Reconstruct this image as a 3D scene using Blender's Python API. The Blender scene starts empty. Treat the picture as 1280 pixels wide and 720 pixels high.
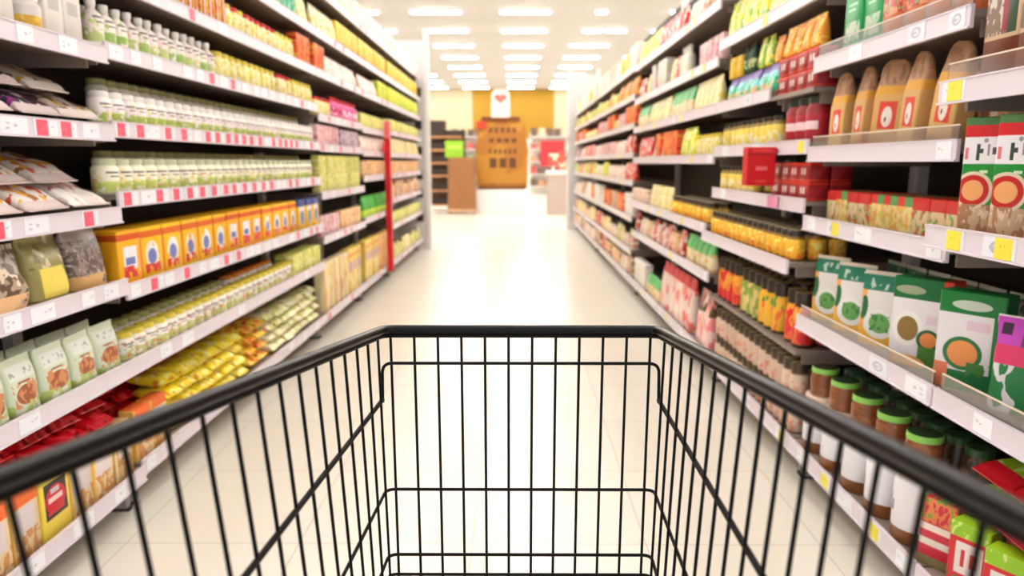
import bpy, math, random
from mathutils import Vector, Matrix
random.seed(7)
PI = math.pi
SC = bpy.context.scene
COL = SC.collection

# ------------------------------------------------------------------ camera, world, exposure
H = 1.3                      # eye height
PITCH = math.atan(157/900.0)
cam_d = bpy.data.cameras.new('camera')
cam = bpy.data.objects.new('camera', cam_d); COL.objects.link(cam)
cam.location = (0, 0, H)
cam.rotation_euler = (PI/2-PITCH, 0, math.atan(5/900.0))
cam_d.sensor_width = 36; cam_d.lens = 900/1280*36
cam_d.clip_start = 0.02; cam_d.clip_end = 200
cam_d.dof.use_dof = True; cam_d.dof.focus_distance = 1.2; cam_d.dof.aperture_fstop = 3.6
SC.camera = cam
w = bpy.data.worlds.new('world'); SC.world = w; w.use_nodes = True
w.node_tree.nodes['Background'].inputs[0].default_value = (0.97, 0.97, 1.0, 1)
w.node_tree.nodes['Background'].inputs[1].default_value = 0.6
TUBE_STRENGTH = 24.0
SC.view_settings.view_transform = 'Standard'
SC.view_settings.look = 'None'
SC.view_settings.gamma = 1.0
SC.view_settings.use_curve_mapping = False
SC.view_settings.exposure = 1.06

# ------------------------------------------------------------------ materials
def lin(c):
    r = []
    for v in c[:3]:
        v = v/255.0
        r.append(v/12.92 if v <= 0.04045 else ((v+0.055)/1.055)**2.4)
    return (r[0], r[1], r[2], 1)
MATS = {}
def mat(name, col, rough=0.5, metal=0.0, emit=0, spec=0.5, vary=0.0, bump=0.0, bscale=30, alpha=1.0, trans=0.0):
    if name in MATS: return MATS[name]
    m = bpy.data.materials.new(name); m.use_nodes = True
    nt = m.node_tree; b = nt.nodes['Principled BSDF']
    b.inputs['Base Color'].default_value = lin(col)
    b.inputs['Roughness'].default_value = rough
    b.inputs['Metallic'].default_value = metal
    b.inputs['Specular IOR Level'].default_value = spec
    b.inputs['Alpha'].default_value = alpha
    b.inputs['Transmission Weight'].default_value = trans
    if emit:
        b.inputs['Emission Color'].default_value = lin(col); b.inputs['Emission Strength'].default_value = emit
    if vary or bump:
        tc = nt.nodes.new('ShaderNodeTexCoord')
        nz = nt.nodes.new('ShaderNodeTexNoise'); nz.inputs['Scale'].default_value = bscale
        nt.links.new(tc.outputs['Object'], nz.inputs['Vector'])
        if vary:
            hs = nt.nodes.new('ShaderNodeHueSaturation'); hs.inputs['Color'].default_value = lin(col)
            mr = nt.nodes.new('ShaderNodeMapRange')
            mr.inputs['To Min'].default_value = 1-vary; mr.inputs['To Max'].default_value = 1+vary
            nt.links.new(nz.outputs[0], mr.inputs[0]); nt.links.new(mr.outputs[0], hs.inputs['Value'])
            nt.links.new(hs.outputs[0], b.inputs['Base Color'])
        if bump:
            bp = nt.nodes.new('ShaderNodeBump'); bp.inputs['Strength'].default_value = bump
            nt.links.new(nz.outputs[0], bp.inputs['Height']); nt.links.new(bp.outputs[0], b.inputs['Normal'])
    MATS[name] = m
    return m

def art(name, base, layers=(), rough=0.45, vary=0.1, bump=0.0):
    """printed packaging: coloured rectangles / discs / speckle drawn in the pack's own UV space
       ('r',u0,v0,u1,v1,col) rectangle  ('e',cu,cv,ru,rv,col) disc  ('n',u0,v0,u1,v1,col,scale,thresh) mottled print"""
    if name in MATS: return MATS[name]
    m = bpy.data.materials.new(name); m.use_nodes = True
    nt = m.node_tree; N = nt.nodes; L = nt.links; b = N['Principled BSDF']
    b.inputs['Roughness'].default_value = rough
    uv = N.new('ShaderNodeUVMap'); uv.uv_map = 'UVMap'
    oi = N.new('ShaderNodeObjectInfo')
    cur = None; basec = lin(base)
    for ly in layers:
        k = ly[0]
        if k == 'e': cu, cv, ru, rv = ly[1:5]; col = ly[5]
        else:
            u0, v0, u1, v1 = ly[1:5]; cu, cv, ru, rv = (u0+u1)/2, (v0+v1)/2, (u1-u0)/2, (v1-v0)/2; col = ly[5]
        s = N.new('ShaderNodeVectorMath'); s.operation = 'SUBTRACT'; s.inputs[1].default_value = (cu, cv, 0)
        L.new(uv.outputs[0], s.inputs[0])
        d = N.new('ShaderNodeVectorMath'); d.operation = 'DIVIDE'; d.inputs[1].default_value = (max(ru, 1e-4), max(rv, 1e-4), 1)
        L.new(s.outputs[0], d.inputs[0])
        lt = N.new('ShaderNodeMath'); lt.operation = 'LESS_THAN'; lt.inputs[1].default_value = 1.0
        if k == 'e':
            ln = N.new('ShaderNodeVectorMath'); ln.operation = 'LENGTH'; L.new(d.outputs[0], ln.inputs[0]); L.new(ln.outputs['Value'], lt.inputs[0])
        else:
            ab = N.new('ShaderNodeVectorMath'); ab.operation = 'ABSOLUTE'; L.new(d.outputs[0], ab.inputs[0])
            sp = N.new('ShaderNodeSeparateXYZ'); L.new(ab.outputs[0], sp.inputs[0])
            mx = N.new('ShaderNodeMath'); mx.operation = 'MAXIMUM'; L.new(sp.outputs[0], mx.inputs[0]); L.new(sp.outputs[1], mx.inputs[1])
            L.new(mx.outputs[0], lt.inputs[0])
        fac = lt.outputs[0]
        if k == 'n':
            nz = N.new('ShaderNodeTexNoise'); nz.noise_dimensions = '4D'; nz.inputs['Scale'].default_value = ly[6]
            nz.inputs['Detail'].default_value = 1.5
            w4 = N.new('ShaderNodeMath'); w4.operation = 'MULTIPLY'; w4.inputs[1].default_value = 37.0
            L.new(oi.outputs['Random'], w4.inputs[0]); L.new(w4.outputs[0], nz.inputs['W'])
            L.new(uv.outputs[0], nz.inputs['Vector'])
            gt = N.new('ShaderNodeMath'); gt.operation = 'GREATER_THAN'; gt.inputs[1].default_value = ly[7]
            L.new(nz.outputs[0], gt.inputs[0])
            mu = N.new('ShaderNodeMath'); mu.operation = 'MULTIPLY'; L.new(gt.outputs[0], mu.inputs[0]); L.new(fac, mu.inputs[1]); fac = mu.outputs[0]
        mix = N.new('ShaderNodeMix'); mix.data_type = 'RGBA'
        L.new(fac, mix.inputs[0]); mix.inputs[7].default_value = lin(col)
        if cur is None: mix.inputs[6].default_value = basec
        else: L.new(cur, mix.inputs[6])
        cur = mix.outputs[2]
    if vary:
        hs = N.new('ShaderNodeHueSaturation')
        if cur is None: hs.inputs['Color'].default_value = basec
        else: L.new(cur, hs.inputs['Color'])
        mr = N.new('ShaderNodeMapRange'); mr.inputs['To Min'].default_value = 1-vary; mr.inputs['To Max'].default_value = 1+vary
        L.new(oi.outputs['Random'], mr.inputs[0]); L.new(mr.outputs[0], hs.inputs['Value']); cur = hs.outputs[0]
    if cur is None: b.inputs['Base Color'].default_value = basec
    else: L.new(cur, b.inputs['Base Color'])
    MATS[name] = m
    return m

# ------------------------------------------------------------------ mesh helpers
class MB:
    def __init__(self): self.v = []; self.f = []; self.m = []; self.uv = []; self.mats = []
    def mi(self, m):
        if m not in self.mats: self.mats.append(m)
        return self.mats.index(m)
    def face(self, idx, m, uvs=None):
        self.f.append(tuple(idx)); self.m.append(self.mi(m)); self.uv.append(uvs or [(0.5, 0.5)]*len(idx))
    def box(self, x0, x1, y0, y1, z0, z1, m, uvfront=None):
        b = len(self.v)
        self.v += [(x, y, z) for z in (z0, z1) for y in (y0, y1) for x in (x0, x1)]
        for q in ((0, 2, 3, 1), (4, 5, 7, 6), (0, 1, 5, 4), (2, 6, 7, 3), (0, 4, 6, 2), (1, 3, 7, 5)):
            uvs = []
            for i in q:
                p = self.v[b+i]
                if uvfront == 'yz': uvs.append(((p[1]-y0)/(y1-y0), (p[2]-z0)/(z1-z0)))
                else: uvs.append(((p[0]-x0)/(x1-x0), (p[2]-z0)/(z1-z0)))
            self.face([b+i for i in q], m, uvs)
        return self
    def loft(self, levels, m, k=3, cap=True, h=None, capm=None, warp=None):
        """levels: (z, half width, half depth, corner radius); u runs across the front, v up"""
        rings = []
        zz0 = levels[0][0]; zz1 = levels[-1][0] if h is None else zz0+h
        WH = max(l[1] for l in levels)
        for (z, hw, hd, r) in levels:
            r = min(r, hw, hd); ring = []
            for ci, (sx, sy) in enumerate(((1, 1), (-1, 1), (-1, -1), (1, -1))):
                cx, cy = sx*(hw-r), sy*(hd-r)
                for j in range(k):
                    a = ci*PI/2 + (PI/2)*(j/(k-1) if k > 1 else 0.5)
                    p = [cx+r*math.cos(a), cy+r*math.sin(a), z]
                    if warp: p = warp(p)
                    ring.append(len(self.v)); self.v.append(tuple(p))
            rings.append(ring)
        for i_ in rings[0]: self.v[i_] = (self.v[i_][0], self.v[i_][1], zz0)
        n = 4*k
        uvf = lambda i: ((self.v[i][0]/WH+1)/2, (self.v[i][2]-zz0)/(zz1-zz0))
        for a, b in zip(rings, rings[1:]):
            for j in range(n):
                q = (a[j], a[(j+1) % n], b[(j+1) % n], b[j])
                self.face(q, m, [uvf(i) for i in q])
        if cap:
            self.face(list(reversed(rings[0])), capm or m, [uvf(i) for i in reversed(rings[0])])
            self.face(rings[-1], capm or m, [uvf(i) for i in rings[-1]])
        return self
    def cyl(self, levels, m, n=16, cap=True, h=None, cx=0, cy=0):
        """levels (z, r); u over the front half"""
        rings = []; zz0 = levels[0][0]; zz1 = levels[-1][0] if h is None else zz0+h
        for (z, r) in levels:
            ring = []
            for j in range(n):
                a = 2*PI*j/n; ring.append(len(self.v)); self.v.append((cx+r*math.sin(a), cy-r*math.cos(a), z))
            rings.append(ring)
        def uvf(j, z):
            a = j/n
            if a > 0.5: a -= 1
            return (0.5+a*2, (z-zz0)/max(zz1-zz0, 1e-6))
        for li, (a, b) in enumerate(zip(rings, rings[1:])):
            z0, z1 = levels[li][0], levels[li+1][0]
            for j in range(n):
                j2 = (j+1) % n
                u0 = uvf(j, z0)[0]; u1 = uvf(j2, z0)[0]
                if abs(u1-u0) > 1: u1 = u0+2.0/n if u0 > 0 else u0
                va, vb = uvf(j, z0)[1], uvf(j, z1)[1]
                self.face((a[j], a[j2], b[j2], b[j]), m, [(u0, va), (u1, va), (u1, vb), (u0, vb)])
        if cap:
            self.face(list(reversed(rings[0])), m); self.face(rings[-1], m)
        return self
    def tube(self, pts, r, m, n=8, closed=False):
        P = [Vector(p) for p in pts]; N = len(P); rings = []
        up = Vector((0.0123, 0.0321, 1)).normalized()
        for i, p in enumerate(P):
            if closed: t = (P[(i+1) % N]-P[i-1])
            else: t = P[min(i+1, N-1)]-P[max(i-1, 0)]
            t.normalize()
            if i == 0:
                ref = up if abs(t.dot(up)) < 0.9 else Vector((1, 0, 0))
                s = t.cross(ref).normalized()
            else:
                s = (s - t*s.dot(t)).normalized()
            q = t.cross(s)
            ring = []
            for j in range(n):
                a = 2*PI*j/n; ring.append(len(self.v)); rr = r if isinstance(r, (int, float)) else r[i]
                self.v.append(tuple(p+s*math.cos(a)*rr+q*math.sin(a)*rr))
            rings.append(ring)
        pairs = list(zip(rings, rings[1:]))
        if closed: pairs.append((rings[-1], rings[0]))
        for a, b in pairs:
            for j in range(n): self.face((a[j], a[(j+1) % n], b[(j+1) % n], b[j]), m)
        if not closed:
            self.face(list(reversed(rings[0])), m); self.face(rings[-1], m)
        return self
    def mesh(self, name, sharp=40):
        me = bpy.data.meshes.new(name); me.from_pydata(self.v, [], self.f); me.validate()
        for m in self.mats: me.materials.append(m)
        me.polygons.foreach_set('material_index', self.m)
        me.polygons.foreach_set('use_smooth', [True]*len(self.f))
        ul = me.uv_layers.new(name='UVMap'); flat = []
        for u in self.uv:
            for a in u: flat += [a[0], a[1]]
        ul.data.foreach_set('uv', flat)
        me.update(); me.set_sharp_from_angle(angle=math.radians(sharp))
        return me
    def build(self, name, parent=None, loc=(0, 0, 0), sharp=40):
        o = bpy.data.objects.new(name, self.mesh(name, sharp)); COL.objects.link(o)
        o.location = loc
        if parent: o.parent = parent
        return o
def empty(name, loc=(0, 0, 0), rz=0):
    o = bpy.data.objects.new(name, None); COL.objects.link(o); o.location = loc; o.rotation_euler = (0, 0, rz)
    o.empty_display_size = 0.05
    return o
def tag(o, label=None, cat=None, group=None, kind=None):
    if label: o['label'] = label
    if cat: o['category'] = cat
    if group: o['group'] = group
    if kind: o['kind'] = kind
    return o
ORD = ['first', 'second', 'third', 'fourth', 'fifth', 'sixth', 'seventh', 'eighth', 'ninth', 'tenth', 'eleventh', 'twelfth', 'thirteenth', 'fourteenth', 'fifteenth', 'sixteenth', 'seventeenth', 'eighteenth', 'nineteenth', 'twentieth']
ORD += ['twenty-'+w_ for w_ in ORD[:9]]+['thirtieth']+['thirty-'+w_ for w_ in ORD[:9]]

# ------------------------------------------------------------------ the store shell
CEIL = 5.3; WALLY = 41.2
def floor_mat():
    m = bpy.data.materials.new('floor_tiles'); m.use_nodes = True; nt = m.node_tree; N = nt.nodes; L = nt.links; b = N['Principled BSDF']
    tc = N.new('ShaderNodeTexCoord'); mp = N.new('ShaderNodeMapping'); mp.inputs['Location'].default_value = (0.15, 0.1, 0)
    L.new(tc.outputs['Object'], mp.inputs[0])
    br = N.new('ShaderNodeTexBrick'); br.offset = 0.0
    br.inputs['Scale'].default_value = 1.0; br.inputs['Brick Width'].default_value = 0.6; br.inputs['Row Height'].default_value = 0.6
    br.inputs['Mortar Size'].default_value = 0.002; br.inputs['Color1'].default_value = lin((238, 231, 216)); br.inputs['Color2'].default_value = lin((236, 228, 212))
    br.inputs['Mortar'].default_value = lin((200, 186, 172))
    L.new(mp.outputs[0], br.inputs['Vector'])
    nz = N.new('ShaderNodeTexNoise'); nz.inputs['Scale'].default_value = 3; L.new(tc.outputs['Object'], nz.inputs['Vector'])
    mx = N.new('ShaderNodeMix'); mx.data_type = 'RGBA'; mx.blend_type = 'MULTIPLY'; mx.inputs[0].default_value = 0.06
    L.new(br.outputs[0], mx.inputs[6]); L.new(nz.outputs[1], mx.inputs[7]); L.new(mx.outputs[2], b.inputs['Base Color'])
    b.inputs['Roughness'].default_value = 0.28; b.inputs['Specular IOR Level'].default_value = 0.6
    return m
def plane(name, v4, m, kind='structure', thick=0.1, nrm=(0, 0, -1)):
    mb = MB(); n = Vector(nrm)*thick
    b = 8
    mb.v = [tuple(Vector(p)) for p in v4]+[tuple(Vector(p)+n) for p in v4]
    for q in ((0, 1, 2, 3), (7, 6, 5, 4), (0, 4, 5, 1), (1, 5, 6, 2), (2, 6, 7, 3), (3, 7, 4, 0)): mb.face(q, m)
    return tag(mb.build(name), kind=kind)
plane('floor', [(-14, -3, 0), (14, -3, 0), (14, WALLY, 0), (-14, WALLY, 0)], floor_mat())
plane('ceiling', [(-14, -3, CEIL), (-14, WALLY, CEIL), (14, WALLY, CEIL), (14, -3, CEIL)], mat('ceiling_paint', (212, 208, 204), 0.9, vary=0.02, bscale=2), nrm=(0, 0, 1))
plane('wall_back', [(-14, WALLY, 0), (14, WALLY, 0), (14, WALLY, CEIL), (-14, WALLY, CEIL)], mat('cream_wall', (206, 190, 158), 0.9, vary=0.02, bscale=1), nrm=(0, 1, 0))
plane('wall_left', [(-14, -3, 0), (-14, WALLY, 0), (-14, WALLY, CEIL), (-14, -3, CEIL)], mat('side_wall', (225, 218, 205), 0.9), nrm=(-1, 0, 0))
plane('wall_right', [(14, WALLY, 0), (14, -3, 0), (14, -3, CEIL), (14, WALLY, CEIL)], mat('side_wall', (225, 218, 205), 0.9), nrm=(1, 0, 0))
mb = MB(); mb.box(-2.42, 2.1, WALLY-0.06, WALLY-0.001, 2.62, CEIL-0.001, mat('mustard_paint', (170, 130, 38), 0.85))
tag(mb.build('trim_1'), kind='structure')
mb = MB(); mb.box(-4.9, -0.1, WALLY-0.05, WALLY-0.001, 0.001, 2.6, mat('low_white_wall', (236, 230, 222), 0.85)); mb.box(-0.1, 3.2, WALLY-0.05, WALLY-0.001, 0.001, 2.6, MATS['low_white_wall'])
tag(mb.build('trim_2'), kind='structure')

# ------------------------------------------------------------------ ceiling lights (the store's own lamps)
m_tube = mat('lamp_diffuser', (255, 251, 247), 0.5, emit=TUBE_STRENGTH)
m_house = mat('lamp_housing', (235, 232, 228), 0.5)
def lamp_meshes(L, W):
    a = MB().box(-L/2, L/2, -W/2, W/2, -0.05, -0.004, m_house).mesh('housing')
    b = MB().loft([(-0.075, L/2-0.02, W/2-0.02, 0.03), (-0.05, L/2-0.005, W/2-0.005, 0.03)], m_tube, k=3).mesh('diffuser')
    return a, b
LM = lamp_meshes(1.36, 0.2); LS = lamp_meshes(0.3, 0.25); LT = lamp_meshes(0.6, 0.2)
ys = [39.9-2.82*i for i in range(15)]
rowdesc = {-6.5: 'outer left', -4.35: 'second left', -2.15: 'left', 0.25: 'middle', 2.5: 'right', 4.8: 'second right', 7.1: 'outer right'}
for x, rd in rowdesc.items():
    for i, y in enumerate(ys):
        if abs(x) > 6 and i % 2: continue
        lm = LM; spots = [x]
        if x == 2.5 and i == 7: lm = LS; spots = [2.28]
        if x == 2.5 and i == 6: lm = LT; spots = [2.32, 3.05]
        for q, xx in enumerate(spots):
            e = empty('ceiling_light', (xx, y, CEIL))
            for nm, me in zip(('housing', 'diffuser'), lm):
                o = bpy.data.objects.new(nm, me); COL.objects.link(o); o.parent = e
            kind = 'white linear' if lm is LM else ('small square white' if lm is LS else ('short left-hand white' if q == 0 else 'short right-hand white'))
            tag(e, '%s ceiling light in the %s row, %s from the back wall' % (kind, rd, ORD[i]), 'ceiling light', 'linear ceiling lights over the aisle')

# ------------------------------------------------------------------ shelving
m_fascia = mat('price_rail_plastic', (224, 213, 221), 0.35)
m_plate = mat('shelf_steel', (140, 126, 116), 0.5)
m_back = mat('shelf_back_steel', (48, 38, 32), 0.6, vary=0.1, bscale=4)
m_up = mat('upright_steel', (232, 228, 226), 0.45)
m_hole = mat('upright_slot', (52, 44, 40), 0.7)
m_foot = mat('foot_grey', (150, 142, 138), 0.5)
def marks(seed, n, col, v0=.25, v1=.75):
    r = random.Random(seed); L = []
    for i in range(n):
        u = r.uniform(.08, .85); v = r.uniform(v0, v1-.12); L.append(('r', u, v, u+r.uniform(.06, .16), v+r.uniform(.06, .2), col))
    return L
m_card = [art('price_card_%d' % i, (236, 238, 243), marks(i, 3, (196, 196, 208)), 0.4, 0.03) for i in range(3)]
m_red = [art('price_tag_red_%d' % i, (243, 92, 116), marks(i+9, 2, (250, 150, 165)), 0.4, 0.08) for i in range(2)]
m_yel = [art('price_tag_yellow_%d' % i, (238, 224, 70), marks(i+19, 2, (215, 200, 60)), 0.4, 0.05) for i in range(2)]
m_grey = [art('price_card_round', (230, 230, 238), [('e', .5, .5, .28, .32, (186, 184, 196)), ('e', .5, .5, .17, .2, (226, 226, 234)), ('r', .45, .4, .8, .55, (190, 188, 200))], 0.4, 0.03)]
FH = 0.058
def bay(side, y0, y1, xf, shelves, top, depth=0.46, label='', tags=None, protr=None, spans=None, norail=()):
    """side -1 left / +1 right. xf: distance of the shelf fronts from the aisle axis"""
    s = side; root = empty('shelving_unit', (s*(xf+depth/2), (y0+y1)/2, 0))
    ox, oy = root.location.x, root.location.y
    X = lambda d: s*(xf+d)-ox
    def bx(mb, d0, d1, a, b, z0, z1, m, uvf='yz'):
        x0, x1 = sorted((X(d0), X(d1))); mb.box(x0, x1, a-oy, b-oy, z0, z1, m, uvf)
    mb = MB(); bx(mb, depth, depth+0.02, y0+0.03, y1-0.03, 0.1, top, m_back); mb.build('back_panel', root)
    for yy in ((y0, y0+0.03), (y1-0.03, y1)):
        mb = MB(); bx(mb, depth-0.04, depth+0.02, yy[0], yy[1], 0.0, top+0.02, m_up); mb.build('upright', root)
        mb = MB(); bx(mb, 0.07, depth-0.04, yy[0], yy[1], 0.012, 0.1, m_foot); bx(mb, 0.06, depth-.05, yy[0]+.001, yy[1]-.001, 0.0, 0.012, m_hole); mb.build('foot', root)
    rng = random.Random(int(y0*100)+side)
    for i, z in enumerate(shelves):
        pr = (protr or {}).get(i, 0.0); a0, a1 = (spans or {}).get(i, (y0, y1))
        mb = MB(); bx(mb, 0.008-pr, depth, a0+0.004, a1-0.004, z-0.03, z-0.012, m_plate)
        for yy in (a0+0.03, a1-0.042):
            bx(mb, 0.05-pr, depth, yy, yy+0.012, z-0.075, z-0.03, m_plate)
        sh = mb.build('shelf', root)
        if i in norail: continue
        mb = MB(); bx(mb, -0.002-pr, 0.008-pr, a0+0.002, a1-0.002, z-FH, z, m_fascia); bx(mb, -0.005-pr, -0.002-pr, a0+0.002, a1-0.002, z-0.004, z, m_fascia); bx(mb, -0.007-pr, -0.002-pr, a0+0.002, a1-0.002, z-FH, z-FH+0.005, m_fascia)
        mb.build('price_rail', sh)
        sp = (tags or {}).get(i)
        if sp is None: sp = (0.5, 0.25)
        cardp, step = sp[0], sp[1]
        a = a0+0.02
        while a < a1-0.1:
            wd = rng.choice((0.07, 0.09, 0.11))
            if rng.random() < cardp and a+wd < a1-0.01:
                mb = MB(); bx(mb, -0.0045-pr, -0.002-pr, a, a+wd, z-FH+0.006, z-0.005, rng.choice(m_card+(m_grey if s > 0 else []))); mb.build('price_card', sh)
                if rng.random() < (sp[2] if len(sp) > 2 else .5):
                    tw = 0.05 if s < 0 else 0.055
                    mb = MB(); bx(mb, -0.0065-pr, -0.0045-pr, a+0.01, a+0.01+tw, z-FH+0.006, z-0.006, rng.choice(m_red if s < 0 else m_yel)); mb.build('price_tag', sh)
            a += step*rng.uniform(0.85, 1.2) if step > wd else wd+0.005
    tag(root, label, 'shelving')
    return root
XL, XR = 1.41, 1.135
BAYS = {}
def defbay(key, side, y0, y1, xf, shelves, top, label, name, **k):
    BAYS[key] = dict(side=side, y0=y0, y1=y1, xf=xf, sh=shelves, name=name, depth=k.get('depth', 0.46), pr=k.get('protr') or {})
    return bay(side, y0, y1, xf, shelves, top, label=label, **k)
TL = {0: (.9, .2, .2), 1: (.2, .35, .5), 2: (.7, .16, .7), 3: (.95, .11, .8), 4: (.95, .11, .9), 5: (.9, .13, .8), 6: (.6, .2, .3), 7: (.4, .3, .2), 8: (.3, .3, .2)}
defbay('L1', -1, 1.30, 2.555, XL-0.01, [.175, .59, .89, 1.147, 1.43, 1.69, 1.97, 2.25], 2.75, 'near left shelving bay with bagged foods, pouches and flat packs', 'first left bay', tags={0: (.8, .25, .1), 1: (.3, .3, 0), 2: (.8, .12, .35), 3: (.8, .13, .4), 4: (.8, .13, .4), 5: (.6, .2, 0), 6: (.3, .3, .1)})
defbay('L2', -1, 2.56, 5.26, XL, [.19, .585, .864, 1.199, 1.444, 1.71, 1.96, 2.235, 2.54], 2.95, 'left shelving bay with rows of pale jars above yellow cartons', 'second left bay', tags={0: (.5, .3, .1), 1: (.4, .2, .25), 2: (.8, .14, .5), 3: (.95, .12, .6), 4: (.95, .12, .7), 5: (.9, .14, .5), 6: (.5, .3, .2), 7: (.3, .3, .1), 8: (.3, .3, .1)})
defbay('L3', -1, 5.27, 6.75, XL, [.19, .765, 1.09, 1.435, 1.65, 1.96, 2.235, 2.54], 2.95, 'left shelving bay with pink bottles just past the pale jar rows', 'third left bay')
defbay('L4', -1, 6.76, 8.25, XL, [.19, .79, 1.18, 1.415, 1.63, 1.96, 2.235, 2.54], 2.95, 'left shelving bay with bright green packs before the red strip', 'fourth left bay')
defbay('L5', -1, 8.26, 10.85, XL, [.19, .6, .9, 1.18, 1.415, 1.66, 1.96, 2.235, 2.54], 2.95, 'last left shelving bay, behind the red vertical strip', 'fifth left bay')
XR1 = 1.065
defbay('R1', 1, 0.95, 1.885, XR, [.18, .70, 1.142, 1.50, 1.86], 2.3, 'near right shelving bay holding two tall green and red packs', 'first right bay', protr={2: .065, 3: .065}, tags={0: (.9, .16, .6), 1: (.75, .2, .8), 2: (.8, .2, .9), 3: (.5, .2, .9)})
defbay('R2', 1, 1.89, 2.855, XR, [.18, .70, 1.096, 1.36, 1.69, 2.05], 2.5, 'right shelving bay with upright kraft bags on its fourth shelf', 'second right bay', tags={0: (.8, .18, .4), 1: (.6, .22, .5), 2: (.6, .2, .5), 3: (.2, .3, .2), 4: (.5, .2, 0)})
defbay('R3', 1, 2.86, 4.205, XR, [.18, .55, .915, 1.16, 1.39, 1.63, 1.965, 2.3, 1.60], 2.7, 'right shelving bay with dark-lidded jars and a hanging red box', 'third right bay', protr={2: .05}, spans={5: (3.33, 4.205), 8: (2.86, 3.33)}, norail=(8, 1), tags={2: (.3, .3, .2), 3: (.6, .2, .2)})
defbay('R4', 1, 4.21, 7.1, XR, [.18, .66, .95, 1.35, 1.63, 1.89, 2.2], 2.75, 'right shelving bay with mixed packs beyond the dark-lidded jars', 'fourth right bay', protr={2: .03})
defbay('R5', 1, 7.11, 10.7, XR, [.18, .45, .78, 1.13, 1.40, 1.68, 1.95, 2.22], 2.8, 'right shelving bay, second from the far end of the aisle', 'fifth right bay')
defbay('R6', 1, 10.71, 14.3, XR, [.18, .45, .78, 1.13, 1.40, 1.68, 1.95, 2.22], 2.8, 'last right shelving bay at the far end of the aisle', 'sixth right bay')

def gon_end(x0, x1, y0, y1, top, label, holes):
    r = empty('end_panel', ((x0+x1)/2, (y0+y1)/2, 0)); ox, oy = r.location.x, r.location.y
    MB().box(x0-ox, x1-ox, y0-oy, y1-oy, 0, top, m_up).build('panel', r)
    for (px0, px1) in ((x0, x0+.07), (x1-.07, x1)):
        MB().box(px0-ox, px1-ox, y0-.04-oy, y0-oy, 0, top+.12, m_up).build('post', r)
    for z in holes:
        MB().box(x1-.22-ox, x1-.12-ox, y0-.012-oy, y0+.001-oy, z, z+.13, m_hole).build('bracket_slot', r)
    return tag(r, label, 'end panel')
gon_end(-1.41-.46, -1.28, 10.92, 10.98, 3.05, 'tall white end panel with dark slots closing the left shelving', (.42, .78, 1.05, 1.4, 1.78, 2.25))
gon_end(1.0, 1.135+.48, 14.36, 14.42, 2.95, 'tall white end panel closing the right shelving', ())
# ------------------------------------------------------------------ product prototypes
PROTO = {}
NAMES = {'jar_honey': 'paste_jar', 'jar_pinkwhite': 'sauce_pot', 'jar_greenlid': 'pickle_jar', 'jar_cream': 'pickle_jar', 'pot_red': 'dessert_pot', 'pot_orange': 'dessert_pot', 'spread_jar': 'spread_jar', 'spread_base_jar': 'spread_jar',
 'ctn_yellow': 'juice_carton', 'ctn_yellow2': 'juice_carton', 'ctn_blue': 'juice_carton', 'box_oats': 'biscuit_box', 'box_tan': 'biscuit_box', 'box_redblack': 'biscuit_box', 'box_cream_low': 'snack_box', 'box_yellow_low': 'snack_box',
 'g_yellowbox': 'pasta_box', 'g_yellowbox_red': 'pasta_box', 'g_limebox': 'pasta_box', 'g_orangebox': 'pasta_box', 'g_stripes': 'biscuit_box', 'g_teal': 'pasta_box', 'g_pinkpack': 'tea_box', 'g_purple': 'tea_box', 'g_yelgreen': 'tea_box', 'g_mixed': 'tea_box', 'g_pinkcreampack': 'tea_box',
 'g_tallyellow': 'cereal_box', 'g_tallcream': 'cereal_box', 'g_tallorange': 'cereal_box', 'g_whitebox': 'cereal_box', 'g_beige': 'grain_bag', 'g_cream': 'flour_bag', 'g_greenpouch': 'grain_bag', 'g_green': 'snack_bag', 'g_redpouch': 'snack_bag', 'g_yellowgreen_bag': 'snack_bag', 'g_orangebag': 'snack_bag', 'g_redtall': 'snack_bag', 'g_pinktall': 'snack_bag',
 'g_creamjar': 'coffee_jar', 'g_oranjar': 'preserve_jar', 'g_yeljar': 'preserve_jar', 'g_redorjar': 'relish_jar', 'g_greenjar': 'relish_jar', 'g_yelorjar': 'relish_jar', 'g_redjar': 'preserve_jar', 'g_paleyellow': 'mustard_jar', 'g_paleyellow_r': 'mustard_jar',
 'bot_pale': 'dressing_bottle', 'bot_pale2': 'dressing_bottle', 'tub_low': 'snack_tub', 'tub_low_red': 'snack_tub'}
def proto(key, name, cat, desc, w, d, h, parts):
    """parts: list of (part name, MB); first is the body (the thing itself)"""
    name = NAMES.get(key, name)
    PROTO[key] = dict(name=name, cat=cat, desc=desc, w=w, d=d, h=h, parts=[(n, b.mesh(n)) for n, b in parts])
def jar(key, desc, R, h, body, lid, name='jar', cat='jar', n=14, lidh=.16, neck=.86, topm=None):
    a = MB(); a.cyl([(0, R*.93), (h*.03, R), (h*(1-lidh-.12), R), (h*(1-lidh-.03), R*neck*.96), (h*(1-lidh), R*neck*.94)], body, n, h=h)
    l = MB(); l.cyl([(h*(1-lidh), R*neck), (h*(1-lidh*.1), R*neck), (h, R*neck*.94)], lid, n, cap=not topm)
    if topm: l.cyl([(h, R*neck*.94), (h, R*neck*.86), (h-.003, R*neck*.84)], topm, n)
    proto(key, name, cat, desc, 2*R, 2*R, h, [(name, a), ('lid', l)])
def bottle(key, desc, R, h, body, cap, n=12, cat='bottle'):
    a = MB(); a.cyl([(0, R*.9), (h*.02, R), (h*.58, R), (h*.68, R*.85), (h*.78, R*.42), (h*.86, R*.4)], body, n, h=h)
    l = MB(); l.cyl([(h*.86, R*.48), (h*.99, R*.48), (h, R*.4)], cap, n)
    proto(key, 'bottle', cat, desc, 2*R, 2*R, h, [('bottle', a), ('cap', l)])
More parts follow.
